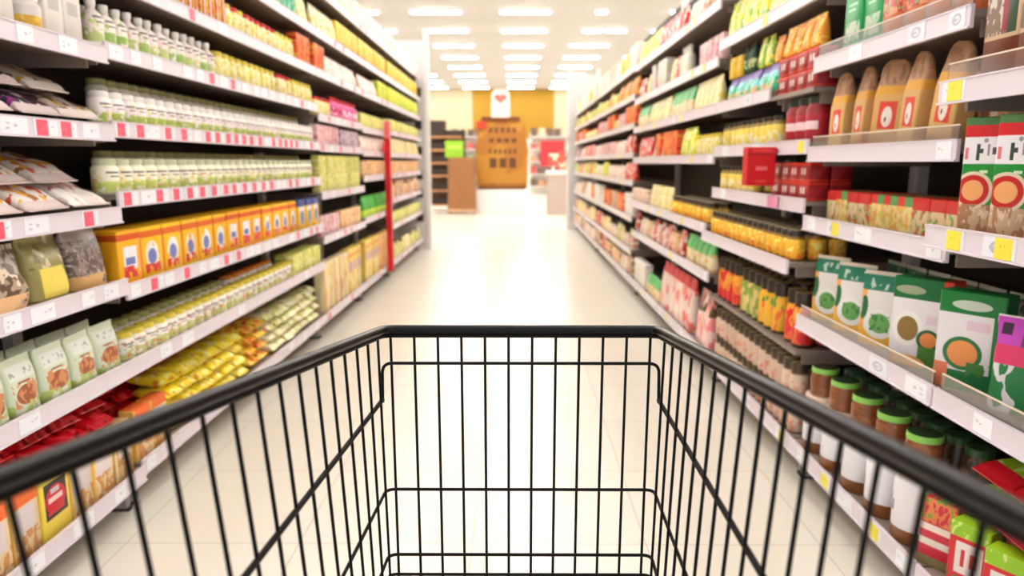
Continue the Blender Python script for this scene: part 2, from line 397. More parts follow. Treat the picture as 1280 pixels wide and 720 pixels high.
def canister(key, desc, R, h, body, lid, n=16):
    a = MB(); a.cyl([(0, R), (h*.94, R)], body, n, h=h)
    l = MB(); l.cyl([(h*.94, R*1.03), (h*.99, R*1.03), (h, R*.97)], lid, n)
    proto(key, 'canister', 'canister', desc, 2*R, 2*R, h, [('canister', a), ('lid', l)])
def carton(key, desc, w, d, h, body, name='carton', cat='carton', flap=None):
    a = MB(); a.loft([(0, w/2-.001, d/2-.001, .003), (.002, w/2, d/2, .003), (h-.002, w/2, d/2, .003), (h, w/2-.002, d/2-.002, .003)], body, 2, capm=flap)
    proto(key, name, cat, desc, w, d, h, [(name, a)])
def wob(seed, amp):
    r = random.Random(seed); ph = [r.uniform(0, 6) for _ in range(6)]
    def f(p):
        x, y, z = p
        return [x+amp*.5*math.sin(z*60+ph[0]+y*20), y+amp*math.sin(x*70+ph[1])*math.sin(z*45+ph[2]), z+amp*.3*math.sin(x*50+ph[3])]
    return f
def pouch(key, desc, w, d, h, body, name='pouch', cat='pouch', seed=1, seal=.07, top=1.0, amp=.003):
    a = MB(); L = []
    for t, fw, fd in ((0, .9, .9), (.03, .97, 1), (.15, 1, 1), (.3, 1, .95), (.45, .98, .86), (.6, .97, .7), (.72, .97, .5), (.82, .97, .3), (.88, .98*top, .14), (1-seal, 1*top, .05), (1, 1*top, .04)):
        L.append((t*h, w/2*fw, max(d/2*fd, .0025), d/2*fd*.8))
    a.loft(L, body, 5, warp=wob(seed, amp))
    proto(key, name, cat, desc, w, d, h, [(name, a)])
def kraft(key, desc, w, d, h, body, seed=3):
    a = MB(); L = []
    for t, fw, fd in ((0, .95, .95), (.02, 1, 1), (.3, 1, .98), (.55, 1, .9), (.68, .99, .75), (.78, .98, .55), (.86, .96, .42), (.92, .88, .34), (.965, .74, .3), (1, .5, .24)):
        L.append((t*h, w/2*fw, max(d/2*fd, .003), .006 if t < .6 else .012))
    a.loft(L, body, 4, warp=wob(seed, .003))
    proto(key, 'paper_bag', 'paper bag', desc, w, d, h, [('paper_bag', a)])
def pillow(key, desc, w, t, l, body, seed=5, name='food_bag', cat='bag'):
    """a filled flat bag lying on its back: width w (x), thickness t (z), length l (y)"""
    a = MB(); L = []
    for q, fw, ft in ((0, 1, .05), (.05, 1, .06), (.1, .97, .4), (.2, .95, .75), (.35, .94, .95), (.5, .94, 1), (.65, .94, .95), (.8, .95, .75), (.9, .97, .4), (.95, 1, .06), (1, 1, .05)):
        L.append((q*l, w/2*fw, max(t/2*ft, .002), t/2*ft*.9))
    a.loft(L, body, 6, warp=wob(seed, .005))
    R = Matrix.Rotation(PI/2, 4, 'X')        # +z -> -y : length runs back from the front edge
    a.v = [tuple((R @ Vector(p))+Vector((0, l/2, t/2))) for p in a.v]
    proto(key, name, cat, desc, w, l, t, [(name, a)])

W_, CR, PK, GN, LG, YE, OR, RD, DK = (240, 238, 232), (238, 228, 200), (238, 190, 190), (70, 140, 60), (170, 200, 100), (246, 212, 50), (242, 140, 40), (214, 34, 40), (44, 34, 28)
lid_g = mat('lid_green', (96, 120, 50), .35); lid_w = mat('lid_white', (238, 232, 226), .4); lid_d = mat('lid_dark', (52, 42, 32), .3)
lid_top_gold = mat('lid_top_gold', (176, 158, 104), .35); lid_y = mat('lid_yellow', (226, 204, 70), .4); lid_gold = mat('lid_gold', (170, 140, 80), .35, .4); lid_r = mat('lid_red', (206, 40, 40), .35)
lid_o = mat('lid_orange', (236, 140, 50), .4); lid_lime = mat('lid_lime', (142, 206, 92), .4); lid_b = mat('lid_brown', (120, 78, 50), .4)
FR = lambda c, sc=6, th=.52, u0=-1, v0=0, u1=2, v1=1: ('n', u0, v0, u1, v1, c, sc, th)
def labelart(name, top, label, bottom, pic, pic2=None, text=(120, 110, 110)):
    L = [('r', -2, .08, 3, .8, label), ('n', -2, .08, 3, .36, bottom, 5, .42), ('n', -2, .1, 3, .7, pic, 7, .6)]
    if pic2: L.append(('n', -2, .1, 3, .6, pic2, 8, .62))
    L += [('r', .2, .58, .8, .64, text), ('r', .3, .48, .7, .52, text)]
    return art(name, top, L)
# -- left side
canister('can_tan', 'tall tan canister', .04, .17, art('can_tan', (224, 168, 74), [FR((232, 190, 110), 4, .5)]), lid_w)
carton('box_whitegrey', 'plain white carton', .09, .06, .16, art('box_whitegrey', (232, 226, 216), [('r', .2, .55, .8, .8, (200, 196, 190))]))
jar('jar_honey', 'white-topped jar of amber paste', .05, .11, art('jar_honey', (222, 170, 50), [('r', -2, .45, 3, 1, (224, 216, 210)), FR((240, 200, 80), 5, .5, -2, 0, 3, .45)]), lid_w)
bottle('bot_pale', 'pale dressing bottle with white cap', .036, .155, labelart('bot_pale', (232, 226, 214), (240, 222, 216), (184, 196, 120), (196, 208, 128), (238, 190, 186)), lid_w)
bottle('bot_pale2', 'pale green-labelled bottle with white cap', .036, .15, labelart('bot_pale2', (228, 226, 206), (238, 228, 214), (150, 184, 90), (170, 196, 100)), lid_w)
jar('jar_pinkwhite', 'white and pink labelled pot with green base', .039, .115, labelart('jar_pinkwhite', (216, 212, 190), (244, 230, 226), (180, 200, 96), (216, 222, 130), (232, 196, 206)), lid_w)
jar('jar_greenlid', 'pickle jar with olive lid', .039, .115, labelart('jar_greenlid', (150, 156, 100), (238, 232, 214), (160, 172, 96), (206, 206, 130)), mat('lid_olive', (176, 176, 110), .4))
jar('jar_cream', 'cream-labelled jar with pale green base', .045, .125, labelart('jar_cream', (206, 212, 170), (244, 240, 216), (196, 212, 110), (240, 230, 160), (236, 180, 140)), mat('lid_palegreen', (206, 212, 176), .4))
carton('ctn_yellow', 'yellow carton with blue and white roundel', .16, .07, .2, art('ctn_yellow', (250, 198, 24), [('r', -1, .8, 2, .93, (226, 104, 26)), ('r', -.1, 0, .05, .8, (242, 140, 30)), ('e', .5, .45, .3, .27, W_), ('e', .5, .42, .2, .15, (120, 130, 196)), ('n', .15, .1, .85, .28, (226, 50, 44), 6, .48), ('r', -1, .0, 2, .07, (250, 214, 40)), ('n', 0, .08, 1, .8, (246, 168, 24), 4, .62)]))
carton('ctn_yellow2', 'amber carton with white label and red fruit', .16, .07, .2, art('ctn_yellow2', (248, 180, 24), [('r', -1, .82, 2, .94, (214, 84, 26)), ('r', .22, .28, .78, .7, (240, 236, 240)), ('r', .3, .36, .7, .5, (110, 124, 190)), ('n', .2, .12, .8, .34, (226, 44, 44), 6, .45), ('r', .92, 0, 1.1, .8, (232, 110, 30))]))
carton('ctn_blue', 'yellow carton with big blue emblem', .16, .07, .2, art('ctn_blue', (244, 196, 70), [('r', -1, .78, 2, 1.1, (70, 84, 150)), ('e', .5, .42, .27, .24, (88, 140, 206)), ('r', .1, .62, .9, .76, (238, 232, 226)), ('r', -1, 0, 2, .1, (246, 206, 50))]))
jar('pot_red', 'squat white pot with red and green print', .042, .1, labelart('pot_red', (214, 212, 160), (240, 236, 222), (206, 206, 130), (222, 120, 100), (160, 190, 110)), lid_y)
jar('pot_orange', 'squat white pot with orange lid', .042, .1, labelart('pot_orange', (214, 212, 180), (242, 236, 226), (214, 200, 150), (226, 140, 110)), lid_o)
pouch('pouch_palegreen', 'pale green stand-up pouch with stew picture', .14, .07, .168, art('pouch_palegreen', (206, 216, 188), [('r', .12, .62, .88, .86, (222, 226, 216)), ('n', .15, .68, .85, .82, (160, 166, 156), 9, .58), ('e', .5, .34, .34, .17, (160, 84, 44)), ('n', .1, .14, .9, .56, (206, 140, 90), 7, .52), ('n', 0, .0, 1, .22, (176, 196, 110), 6, .5), ('r', .3, .55, .7, .58, (150, 60, 60))]), seed=11)
carton('box_oats', 'cream and orange carton with biscuit picture', .12, .06, .2, art('box_oats', (232, 208, 160), [('r', -1, .8, 2, 1.1, (240, 110, 40)), ('r', .15, .35, .85, .78, (226, 214, 214)), ('n', -.1, 0, 1.1, .4, (212, 150, 84), 6, .48), ('r', -.1, 0, .08, 1, (236, 190, 90))]))
carton('box_tan', 'tan carton with pale nut picture', .12, .06, .21, art('box_tan', (214, 180, 118), [('r', .2, .4, .8, .85, (226, 212, 206)), ('n', 0, 0, 1, .4, (190, 140, 70), 6, .5), ('r', .0, 0, .1, 1, (240, 218, 160))]))
carton('box_redblack', 'yellow carton with red and black badge', .14, .06, .2, art('box_redblack', (232, 206, 70), [('r', .12, .3, .9, .88, (44, 30, 30)), ('e', .5, .58, .36, .22, (200, 24, 44)), ('r', .25, .55, .75, .63, (236, 200, 200)), ('r', .35, .68, .65, .76, (180, 180, 190)), ('r', .2, .36, .8, .42, (200, 40, 50))]))
pillow('bag_red', 'shiny red snack bag lying flat', .14, .045, .17, art('bag_red', (214, 20, 34), [FR((238, 60, 70), 4, .55), FR((150, 12, 24), 5, .6)], .25), 2)
pillow('bag_yellow', 'shiny yellow snack bag lying flat', .13, .045, .17, art('bag_yellow', (246, 222, 44), [FR((250, 240, 130), 4, .55), FR((226, 150, 40), 5, .62)], .25), 3)
pillow('bag_orange', 'orange and yellow snack bag lying flat', .13, .045, .17, art('bag_orange', (240, 150, 50), [FR((246, 220, 80), 4, .5), FR((206, 60, 40), 5, .6)], .25), 4)
pillow('bag_cream', 'cream and green snack bag lying flat', .12, .045, .17, art('bag_cream', (240, 232, 196), [FR((206, 214, 120), 4, .5), FR((236, 180, 150), 6, .62)], .35), 6)
carton('box_cream_low', 'low cream carton with green print', .13, .07, .17, art('box_cream_low', (240, 230, 206), [FR((206, 206, 120), 5, .5), FR((236, 180, 150), 6, .6)]))
carton('box_yellow_low', 'low yellow carton with orange print', .13, .07, .17, art('box_yellow_low', (246, 214, 90), [FR((236, 140, 60), 5, .54), FR((246, 240, 200), 6, .6)]))
pillow('bag_purple', 'clear bag of dark purple fruit', .2, .05, .26, art('bag_purple', (60, 48, 66), [FR((150, 60, 130), 5, .56), FR((226, 214, 222), 4, .58), FR((30, 26, 34), 6, .55), ('r', -.1, .86, 1.1, 1.1, (220, 200, 196))], .2), 7)
pillow('bag_nuts', 'clear bag of brown and gold nuts', .2, .05, .26, art('bag_nuts', (190, 172, 160), [FR((190, 150, 60), 5, .55), FR((110, 80, 60), 6, .56), FR((232, 222, 214), 4, .58), ('r', -.1, .86, 1.1, 1.1, (224, 210, 200))], .2), 8)
pillow('bag_redorange', 'clear bag of red and orange sweets', .2, .05, .26, art('bag_redorange', (232, 224, 216), [FR((206, 90, 70), 4, .56), FR((232, 170, 50), 5, .58), FR((170, 110, 60), 6, .62), ('r', -.1, .84, 1.1, 1.1, (214, 196, 190))], .2), 9)
pillow('bag_pinkwhite', 'milky white bag with pinkish contents', .2, .05, .26, art('bag_pinkwhite', (226, 210, 202), [FR((206, 130, 120), 5, .6), FR((240, 234, 226), 4, .5)], .2), 10)
pouch('bag_grain', 'clear grey bag of speckled grain', .19, .1, .22, art('bag_grain', (150, 132, 124), [FR((100, 84, 78), 12, .5), FR((200, 184, 176), 14, .62), ('r', -.1, .75, 1.1, 1.1, (178, 160, 152)), ('n', -.1, 0, 1.1, .22, (216, 170, 110), 4, .35)], .3), name='food_bag', cat='bag', seed=21, amp=.006)
pouch('bag_olive', 'clear bag with yellow label card', .19, .1, .2, art('bag_olive', (150, 142, 84), [('r', .2, .05, .85, .5, (232, 212, 96)), FR((120, 104, 60), 6, .6, 0, .5, 1, 1), FR((206, 196, 160), 5, .6, 0, .5, 1, 1)], .3), name='food_bag', cat='bag', seed=22, amp=.006)
pouch('bag_brown', 'clear bag of brown dried food', .19, .11, .19, art('bag_brown', (170, 150, 130), [FR((96, 74, 60), 7, .5), FR((226, 206, 180), 5, .58), ('n', -.1, 0, 1.1, .25, (220, 176, 130), 4, .4)], .3), name='food_bag', cat='bag', seed=23, amp=.007)
# -- generic far products
def gen(key, shape, desc, w, d, h, c, layers, lid=None, **k):
    m = art(key, c, layers)
    if shape == 'box': carton(key, desc, w, d, h, m)
    elif shape == 'pouch': pouch(key, desc, w, d, h, m, seed=len(PROTO))
    elif shape == 'jar': jar(key, desc, w/2, h, m, lid or lid_w, n=12, **k)
    elif shape == 'bottle': bottle(key, desc, w/2, h, m, lid or lid_w, n=10)
two = lambda a, b, s=5: [FR(a, s, .54), FR(b, s+2, .6)]
gen('g_pinkbottle', 'bottle', 'bright pink bottle', .07, .07, .17, (232, 90, 150), [('r', -2, .2, 3, .5, (250, 220, 230)), ('n', -2, .2, 3, .6, (200, 40, 110), 4, .5)], lid_r)
gen('g_paleyellow', 'jar', 'pale yellow jar', .08, .08, .13, (240, 226, 150), two((226, 206, 90), (246, 240, 214)), lid_y)
gen('g_paleyellow_r', 'jar', 'pale yellow jar with red lid', .08, .08, .13, (242, 226, 160), two((226, 200, 100), (246, 240, 214)), lid_r)
gen('g_yellowbox', 'box', 'bright yellow carton', .1, .07, .19, (248, 216, 56), two((250, 236, 130), (236, 180, 40), 3))
gen('g_yellowbox_red', 'box', 'yellow carton with red base band', .1, .07, .19, (248, 210, 60), [('r', -1, 0, 2, .2, (206, 40, 40)), FR((246, 236, 150), 4, .58, -1, .2, 2, 1)])
gen('g_limebox', 'box', 'lime yellow carton', .1, .07, .19, (222, 232, 40), two((240, 240, 120), (150, 200, 40), 3))
gen('g_orangebox', 'box', 'orange-red carton', .09, .07, .19, (240, 96, 40), two((246, 170, 60), (214, 40, 36), 3))
gen('g_stripes', 'box', 'narrow red and yellow striped carton', .07, .07, .2, (206, 40, 40), [('r', .0, 0, .3, 1, (240, 216, 90)), ('r', .62, 0, .8, 1, (244, 232, 222)), ('n', 0, 0, 1, .5, (236, 150, 60), 5, .55)])
gen('g_teal', 'box', 'mint green carton', .1, .07, .18, (96, 206, 160), two((190, 232, 190), (60, 170, 110), 3))
gen('g_beige', 'pouch', 'beige and yellow pouch', .11, .06, .18, (238, 222, 166), two((226, 206, 90), (244, 238, 226), 4))
gen('g_whitebottle', 'bottle', 'tall translucent white bottle', .08, .08, .215, (240, 238, 226), two((226, 228, 196), (250, 248, 244), 4))
gen('g_whitebox', 'box', 'tall white carton', .14, .07, .22, (242, 236, 228), two((236, 226, 200), (226, 214, 214), 3))
gen('g_cream', 'pouch', 'cream pouch with pink print', .11, .06, .15, (242, 226, 206), two((236, 180, 170), (246, 240, 230), 4))
gen('g_pinkpack', 'box', 'pink and white pack', .1, .06, .15, (240, 196, 196), two((214, 120, 140), (246, 236, 236), 4))
gen('g_purple', 'box', 'white pack with purple print', .1, .06, .14, (214, 190, 206), two((130, 70, 120), (240, 230, 236), 4))
gen('g_yelgreen', 'box', 'yellow-green pack', .1, .06, .135, (222, 220, 110), two((240, 236, 170), (180, 196, 70), 4))
gen('g_green', 'pouch', 'bright green pack', .12, .06, .2, (46, 176, 50), [('r', -1, 0, 2, .35, (190, 224, 70)), FR((30, 140, 40), 4, .55, -1, .35, 2, 1)])
gen('g_tallyellow', 'box', 'tall yellow carton with mauve badge', .16, .08, .38, (244, 210, 96), [('r', .0, 0, .1, 1, (214, 160, 60)), ('e', .5, .6, .28, .14, (196, 160, 206)), ('n', 0, 0, 1, .5, (246, 236, 180), 4, .52), ('r', .1, .82, .9, .9, (236, 150, 70))])
gen('g_tallcream', 'box', 'tall cream carton', .15, .08, .37, (242, 226, 176), [('r', .0, 0, .1, 1, (226, 150, 130)), ('n', 0, 0, 1, 1, (236, 206, 110), 4, .55), ('n', 0, 0, 1, .6, (226, 140, 110), 4, .62)])
gen('g_tallorange', 'box', 'tall pale orange carton', .14, .08, .37, (244, 184, 96), [('n', 0, 0, 1, 1, (246, 226, 160), 4, .52), ('r', .0, 0, .12, 1, (240, 130, 110))])
gen('g_mixed', 'box', 'orange and cream pack', .1, .06, .15, (244, 206, 150), two((236, 140, 80), (246, 236, 200), 4))
gen('g_redpouch', 'pouch', 'red and white pouch', .12, .06, .18, (220, 50, 50), two((246, 226, 216), (236, 120, 70), 3))
gen('g_redtall', 'pouch', 'tall red-topped white bag', .16, .09, .36, (240, 220, 208), [('r', -1, .78, 2, 1.1, (206, 30, 40)), ('n', 0, 0, 1, .8, (236, 120, 110), 3, .55), ('r', -.1, 0, .15, .8, (240, 130, 130))])
gen('g_pinktall', 'pouch', 'tall pink bag', .15, .09, .34, (240, 140, 140), [('n', 0, 0, 1, 1, (246, 210, 200), 3, .5), ('n', 0, .6, 1, 1, (90, 70, 40), 4, .5)])
gen('g_greenpouch', 'pouch', 'green and cream pouch', .12, .06, .18, (96, 196, 110), [('r', -1, 0, 2, .5, (240, 226, 190)), ('n', 0, 0, 1, .6, (236, 190, 110), 4, .55)])
gen('g_brownbox', 'box', 'brown and cream carton', .12, .07, .2, (206, 150, 110), two((240, 226, 206), (150, 96, 60), 3))
gen('g_yellowgreen_bag', 'pouch', 'yellow and lime pouch', .12, .06, .19, (240, 226, 60), two((150, 200, 60), (246, 244, 200), 3))
gen('g_orangebag', 'pouch', 'orange pouch', .13, .07, .19, (242, 150, 40), two((248, 190, 70), (226, 110, 30), 3))
gen('g_yellowsq', 'box', 'golden yellow square carton', .13, .07, .15, (244, 196, 36), two((246, 216, 90), (220, 160, 30), 3))
gen('g_darkbottle', 'bottle', 'dark green bottle', .065, .065, .2, (44, 76, 44), [('r', -2, .15, 3, .45, (200, 206, 150)), ('n', -2, .15, 3, .5, (60, 110, 50), 5, .5)], lid_d)
gen('g_purpleteal', 'pouch', 'purple and teal pouch', .12, .06, .123, (60, 180, 130), [('r', -1, .62, 2, 1.1, (120, 96, 170)), ('n', 0, .3, 1, .75, (140, 220, 220), 4, .5), ('n', 0, 0, 1, .35, (232, 180, 110), 4, .5)])
gen('g_orangesmall', 'pouch', 'small orange pouch', .09, .05, .12, (242, 150, 40), two((248, 190, 70), (246, 216, 90), 3))
gen('g_redcan', 'box', 'dark red carton with white lettering', .1, .08, .074, (160, 20, 30), [('r', .2, .35, .34, .7, (236, 220, 216)), ('r', .45, .35, .62, .7, (236, 220, 216)), ('r', -1, .85, 2, 1.1, (214, 50, 30)), ('r', -1, 0, 2, .12, (214, 60, 40))])
gen('g_redjar', 'jar', 'dark red jar with black-green lid', .1, .1, .18, (150, 24, 32), [('r', -2, .1, 3, .62, (176, 28, 44)), ('r', .15, .28, .85, .46, (236, 206, 206))], mat('lid_blackgreen', (30, 44, 28), .4))
gen('g_yeljar', 'jar', 'yellow-labelled jar with dark lid', .075, .075, .13, (150, 120, 40), [('r', -2, .08, 3, .7, (244, 216, 90)), ('n', -2, .08, 3, .5, (246, 236, 190), 5, .52)], lid_d)
gen('g_oranjar', 'jar', 'orange-labelled jar with dark lid', .075, .075, .125, (140, 100, 30), [('r', -2, .08, 3, .7, (246, 184, 50)), ('n', -2, .08, 3, .5, (240, 130, 50), 5, .55), ('n', -2, .3, 3, .7, (246, 230, 120), 5, .55)], lid_d, lidh=.2, topm=lid_top_gold)
gen('g_redorjar', 'jar', 'red and orange labelled jar with black lid', 0.088, 0.088, .23, (60, 44, 24), [('r', -2, .06, 3, .74, (226, 40, 44)), ('n', -2, .3, 3, .74, (246, 170, 50), 4, .5), ('n', -2, .06, 3, .5, (236, 110, 60), 4, .58)], lid_d, lidh=.24, topm=lid_top_gold)
gen('g_greenjar', 'jar', 'green-labelled jar with black lid', 0.088, 0.088, .23, (60, 54, 24), [('r', -2, .06, 3, .74, (150, 170, 70)), ('n', -2, .06, 3, .74, (226, 206, 130), 4, .52)], lid_d, lidh=.24, topm=lid_top_gold)
gen('g_yelorjar', 'jar', 'yellow and green labelled jar with black lid', 0.088, 0.088, .23, (60, 54, 24), [('r', -2, .06, 3, .74, (246, 190, 50)), ('n', -2, .3, 3, .74, (90, 150, 60), 4, .56), ('n', -2, .06, 3, .5, (246, 120, 50), 4, .55)], lid_d, lidh=.24, topm=lid_top_gold)
gen('g_creamjar', 'jar', 'cream-labelled jar with black and gold lid', .078, .078, .15, (110, 80, 50), [('r', -2, .04, 3, .68, (214, 188, 164)), ('n', -2, .04, 3, .5, (214, 140, 120), 5, .55)], mat('lid_darkgold', (78, 62, 42), .3, .2), lidh=.26, topm=lid_top_gold)
gen('g_pinkcreampack', 'box', 'low cream and pink carton', .1, .07, .12, (238, 218, 190), two((226, 150, 140), (246, 240, 226), 4))
# -- near right products
carton('tall_pack', 'tall green and red pack', .092, .075, .275, art('tall_pack', (206, 176, 140), [('r', -2, .93, 3, 1.2, (70, 120, 60)), ('r', -2, .83, 3, .93, (212, 16, 24)), ('r', -2, .6, 3, .83, (236, 232, 236)), ('r', .30, .63, .38, .77, (40, 60, 44)), ('r', .30, .69, .46, .73, (60, 70, 60)), ('r', .55, .67, .6, .77, (150, 130, 150)), ('r', .66, .68, .8, .74, (80, 70, 80)), ('e', .5, .8, .05, .02, (150, 150, 160)), ('r', .04, .64, .12, .74, (226, 120, 130)), ('r', -2, .24, 3, .6, (14, 142, 46)), ('r', .42, .52, .6, .545, (206, 236, 206)), ('e', .3, .37, .46, .165, (222, 206, 180)), ('e', .3, .37, .38, .135, (196, 30, 24)), ('e', .3, .37, .25, .09, (240, 170, 110)), ('n', -2, 0, 3, .25, (176, 126, 92), 7, .5), ('n', -2, .05, 3, .2, (230, 204, 176), 8, .6)], .4, .02), name='bread_pack', cat='pack')
kraft('kraft_bag', 'kraft paper bag with red and white label', .105, .06, .27, art('kraft_bag', (214, 170, 100), [('r', -1, .7, 2, 1.1, (186, 142, 104)), ('n', 0, .72, 1, .95, (160, 116, 84), 5, .5), ('r', -1, .6, 2, .7, (226, 166, 60)), ('r', .22, .2, .8, .52, (222, 72, 50)), ('e', .5, .34, .17, .12, (238, 226, 214)), ('e', .46, .31, .035, .03, (150, 60, 50)), ('r', -.2, 0, .04, 1, (226, 110, 60))], .6, .06))
pouch('crisp_pack', 'white-fronted pouch with teal top and green circle', .15, .06, .25, art('crisp_pack', (236, 232, 228), [('r', -.2, 0, .16, .8, (244, 180, 100)), ('r', .86, 0, 1.2, .5, (244, 180, 90)), ('r', -.2, 0, 1.2, .22, (246, 190, 70)), ('e', .52, .3, .36, .2, (240, 240, 236)), ('e', .52, .31, .24, .135, (112, 178, 96)), ('n', .3, .2, .75, .42, (70, 140, 70), 9, .55), ('e', .12, .5, .1, .16, (40, 110, 60)), ('r', -.2, .74, 1.2, .95, (36, 128, 100)), ('n', .2, .76, .8, .9, (190, 214, 200), 7, .57), ('r', -.2, .95, 1.2, 1.1, (226, 214, 196))], .4, .03), seed=31)
pouch('crisp_pack_olive', 'white-fronted pouch with teal top and olive bowl', .125, .06, .25, art('crisp_pack_olive', (234, 232, 230), [('r', -.2, .0, .14, .8, (246, 170, 96)), ('r', -.2, 0, 1.2, .16, (244, 190, 80)), ('e', .45, .34, .36, .22, (242, 240, 236)), ('e', .45, .35, .24, .16, (134, 120, 60)), ('n', .2, .2, .7, .5, (180, 160, 90), 8, .55), ('e', .18, .58, .14, .1, (230, 120, 90)), ('r', -.2, .72, 1.2, .95, (40, 104, 84)), ('n', .1, .74, .9, .92, (170, 150, 160), 6, .57), ('r', -.2, .95, 1.2, 1.1, (190, 190, 180))], .4, .03), seed=32)
carton('soup_box', 'white and green carton with orange bowl', .165, .07, .27, art('soup_box', (234, 230, 234), [('r', .84, 0, 1.2, .82, (10, 128, 50)), ('r', -.2, 0, 1.2, .2, (26, 120, 66)), ('r', .0, .0, .22, .26, (236, 130, 96)), ('e', .42, .38, .3, .17, (30, 116, 60)), ('e', .42, .38, .23, .13, (238, 150, 80)), ('r', .45, .62, .8, .72, (232, 206, 220)), ('n', .5, .1, 1.0, .3, (70, 130, 60), 5, .5), ('r', -.2, .78, 1.2, 1.1, (8, 122, 52)), ('e', .5, .87, .3, .05, (200, 214, 196))], .35, .03))
carton('soup_box_redtab', 'white and green carton with red corner tab', .175, .07, .27, art('soup_box_redtab', (234, 230, 234), [('r', .82, 0, 1.2, .82, (10, 128, 50)), ('r', -.2, 0, 1.2, .12, (246, 186, 110)), ('e', .3, .42, .26, .2, (242, 240, 236)), ('e', .3, .42, .18, .14, (140, 110, 50)), ('e', .66, .32, .2, .12, (40, 96, 56)), ('e', .66, .32, .14, .085, (240, 150, 76)), ('n', .5, .0, 1.0, .24, (80, 140, 60), 5, .45), ('r', .6, .5, .78, .6, (232, 206, 220)), ('r', -.2, .76, 1.2, 1.1, (14, 110, 56)), ('e', .3, .86, .25, .05, (160, 170, 140)), ('r', .84, .76, 1.0, 1.05, (236, 62, 40))], .35, .03))
pouch('purple_pack', 'pouch with pink and purple squares', .12, .06, .24, art('purple_pack', (230, 226, 230), [('r', 0, .7, .5, .98, (206, 70, 196)), ('r', .1, .8, .3, .92, (60, 30, 60)), ('r', .5, .7, 1.2, .98, (110, 60, 120)), ('r', 0, .5, 1.2, .7, (226, 60, 110)), ('n', 0, 0, 1, .5, (40, 130, 70), 4, .45)], .4, .03), seed=33)
jar('jar_darkgreen', 'jar with dark green lid', .045, .16, art('jar_darkgreen', (110, 84, 50), [FR((60, 44, 30), 4, .5, -2, 0, 3, 1)], .3, .05), mat('lid_darkgreen', (46, 84, 50), .35), lidh=.14)
jar('spread_jar', 'chocolate spread jar with lime lid', .052, .11, art('spread_jar', (132, 76, 42), [FR((150, 90, 52), 4, .55, -2, 0, 3, 1)], .25, .04), lid_lime, lidh=.18, neck=.97, n=20, topm=mat('lid_top_green', (34, 58, 30), .4))
jar('spread_base_jar', 'chocolate jar with wide white label', .066, .23, art('spread_base_jar', (138, 84, 40), [('r', -2, .2, 3, .94, (236, 234, 238)), ('r', .3, .4, .34, .62, (50, 50, 50)), ('r', .3, .4, .42, .44, (50, 50, 50)), ('r', .38, .44, .42, .55, (70, 66, 66)), ('n', -.2, .2, .3, .45, (170, 100, 60), 5, .55)], .3, .04), mat('lid_peach', (236, 206, 184), .4), lidh=.1, neck=.97, n=20)
carton('veg_box', 'red and lime carton with white panel', .1, .06, .2, art('veg_box', (212, 30, 44), [('r', -.2, .8, 1.2, 1.1, (150, 200, 36)), ('n', 0, .8, 1, 1, (206, 230, 120), 6, .6), ('r', .18, .3, .85, .74, (240, 228, 224)), ('r', .32, .4, .42, .64, (206, 40, 60)), ('r', .55, .42, .72, .62, (214, 50, 60)), ('n', 0, 0, 1, .25, (110, 110, 60), 5, .45), ('e', .25, .1, .14, .12, (236, 140, 70))], .3, .03))
carton('veg_box_striped', 'crimson and white striped carton', .1, .06, .2, art('veg_box_striped', (208, 40, 66), [('r', -.2, .52, 1.2, .62, (240, 226, 214)), ('r', -.2, .3, 1.2, .4, (236, 230, 218)), ('n', -.2, .64, 1.2, 1, (222, 130, 70), 5, .45), ('n', -.2, .7, 1.2, 1, (120, 160, 60), 5, .55), ('r', -.2, 0, 1.2, .14, (140, 130, 84))], .3, .03))
pillow('lime_bag', 'glossy lime and red bag', .15, .06, .18, art('lime_bag', (150, 204, 40), [FR((206, 236, 120), 4, .58), ('n', 0, 0, 1, .4, (214, 24, 40), 3, .48), ('r', -.2, .7, 1.2, 1.1, (206, 20, 36))], .2, .03), 12)
carton('green_pack', 'green and white carton', .13, .06, .22, art('green_pack', (6, 158, 84), [('r', -.2, 0, 1.2, .14, (90, 206, 160)), ('r', .1, .16, .9, .46, (206, 226, 206)), ('n', .1, .16, .9, .46, (90, 196, 140), 5, .52), ('r', .2, .62, .6, .66, (150, 220, 180)), ('r', .2, .7, .7, .74, (150, 220, 180))], .35, .04))
carton('brown_orange_pack', 'orange and brown carton', .12, .06, .2, art('brown_orange_pack', (216, 110, 60), [('r', -.2, .36, 1.2, 1, (230, 160, 120)), ('n', 0, .36, 1, 1, (200, 60, 50), 4, .52), ('n', 0, .4, 1, 1, (120, 190, 130), 4, .62), ('r', -.2, 0, .2, .34, (170, 120, 96))], .35, .08))
carton('choc_pack', 'brown carton with red and green corner', .12, .07, .24, art('choc_pack', (124, 96, 78), [('r', -.2, 0, 1.2, .38, (112, 48, 24)), ('n', 0, .4, .5, 1, (200, 190, 180), 9, .55), ('r', .5, .45, .66, 1, (150, 24, 50)), ('r', .66, .4, .92, 1, (50, 76, 54)), ('r', -.2, .38, 1.2, .42, (206, 176, 140)), ('r', .92, .4, 1.1, 1, (206, 176, 140))], .4, .04))
carton('tub_low', 'low pack with red, green and yellow top', .085, .07, .11, art('tub_low', (240, 220, 150), [('r', -.2, .72, .5, 1.1, (222, 50, 40)), ('r', .5, .72, 1.2, 1.1, (90, 160, 90)), ('n', 0, 0, 1, .72, (244, 180, 80), 4, .5), ('n', 0, 0, 1, .72, (200, 210, 110), 4, .6)], .4, .06))
carton('tub_low_red', 'low pack with red top and green leaf', .085, .07, .11, art('tub_low_red', (240, 210, 160), [('r', -.2, .66, 1.2, 1.1, (218, 44, 44)), ('n', 0, 0, 1, .66, (120, 190, 110), 4, .54), ('n', 0, 0, 1, .66, (226, 90, 60), 4, .6)], .4, .06))
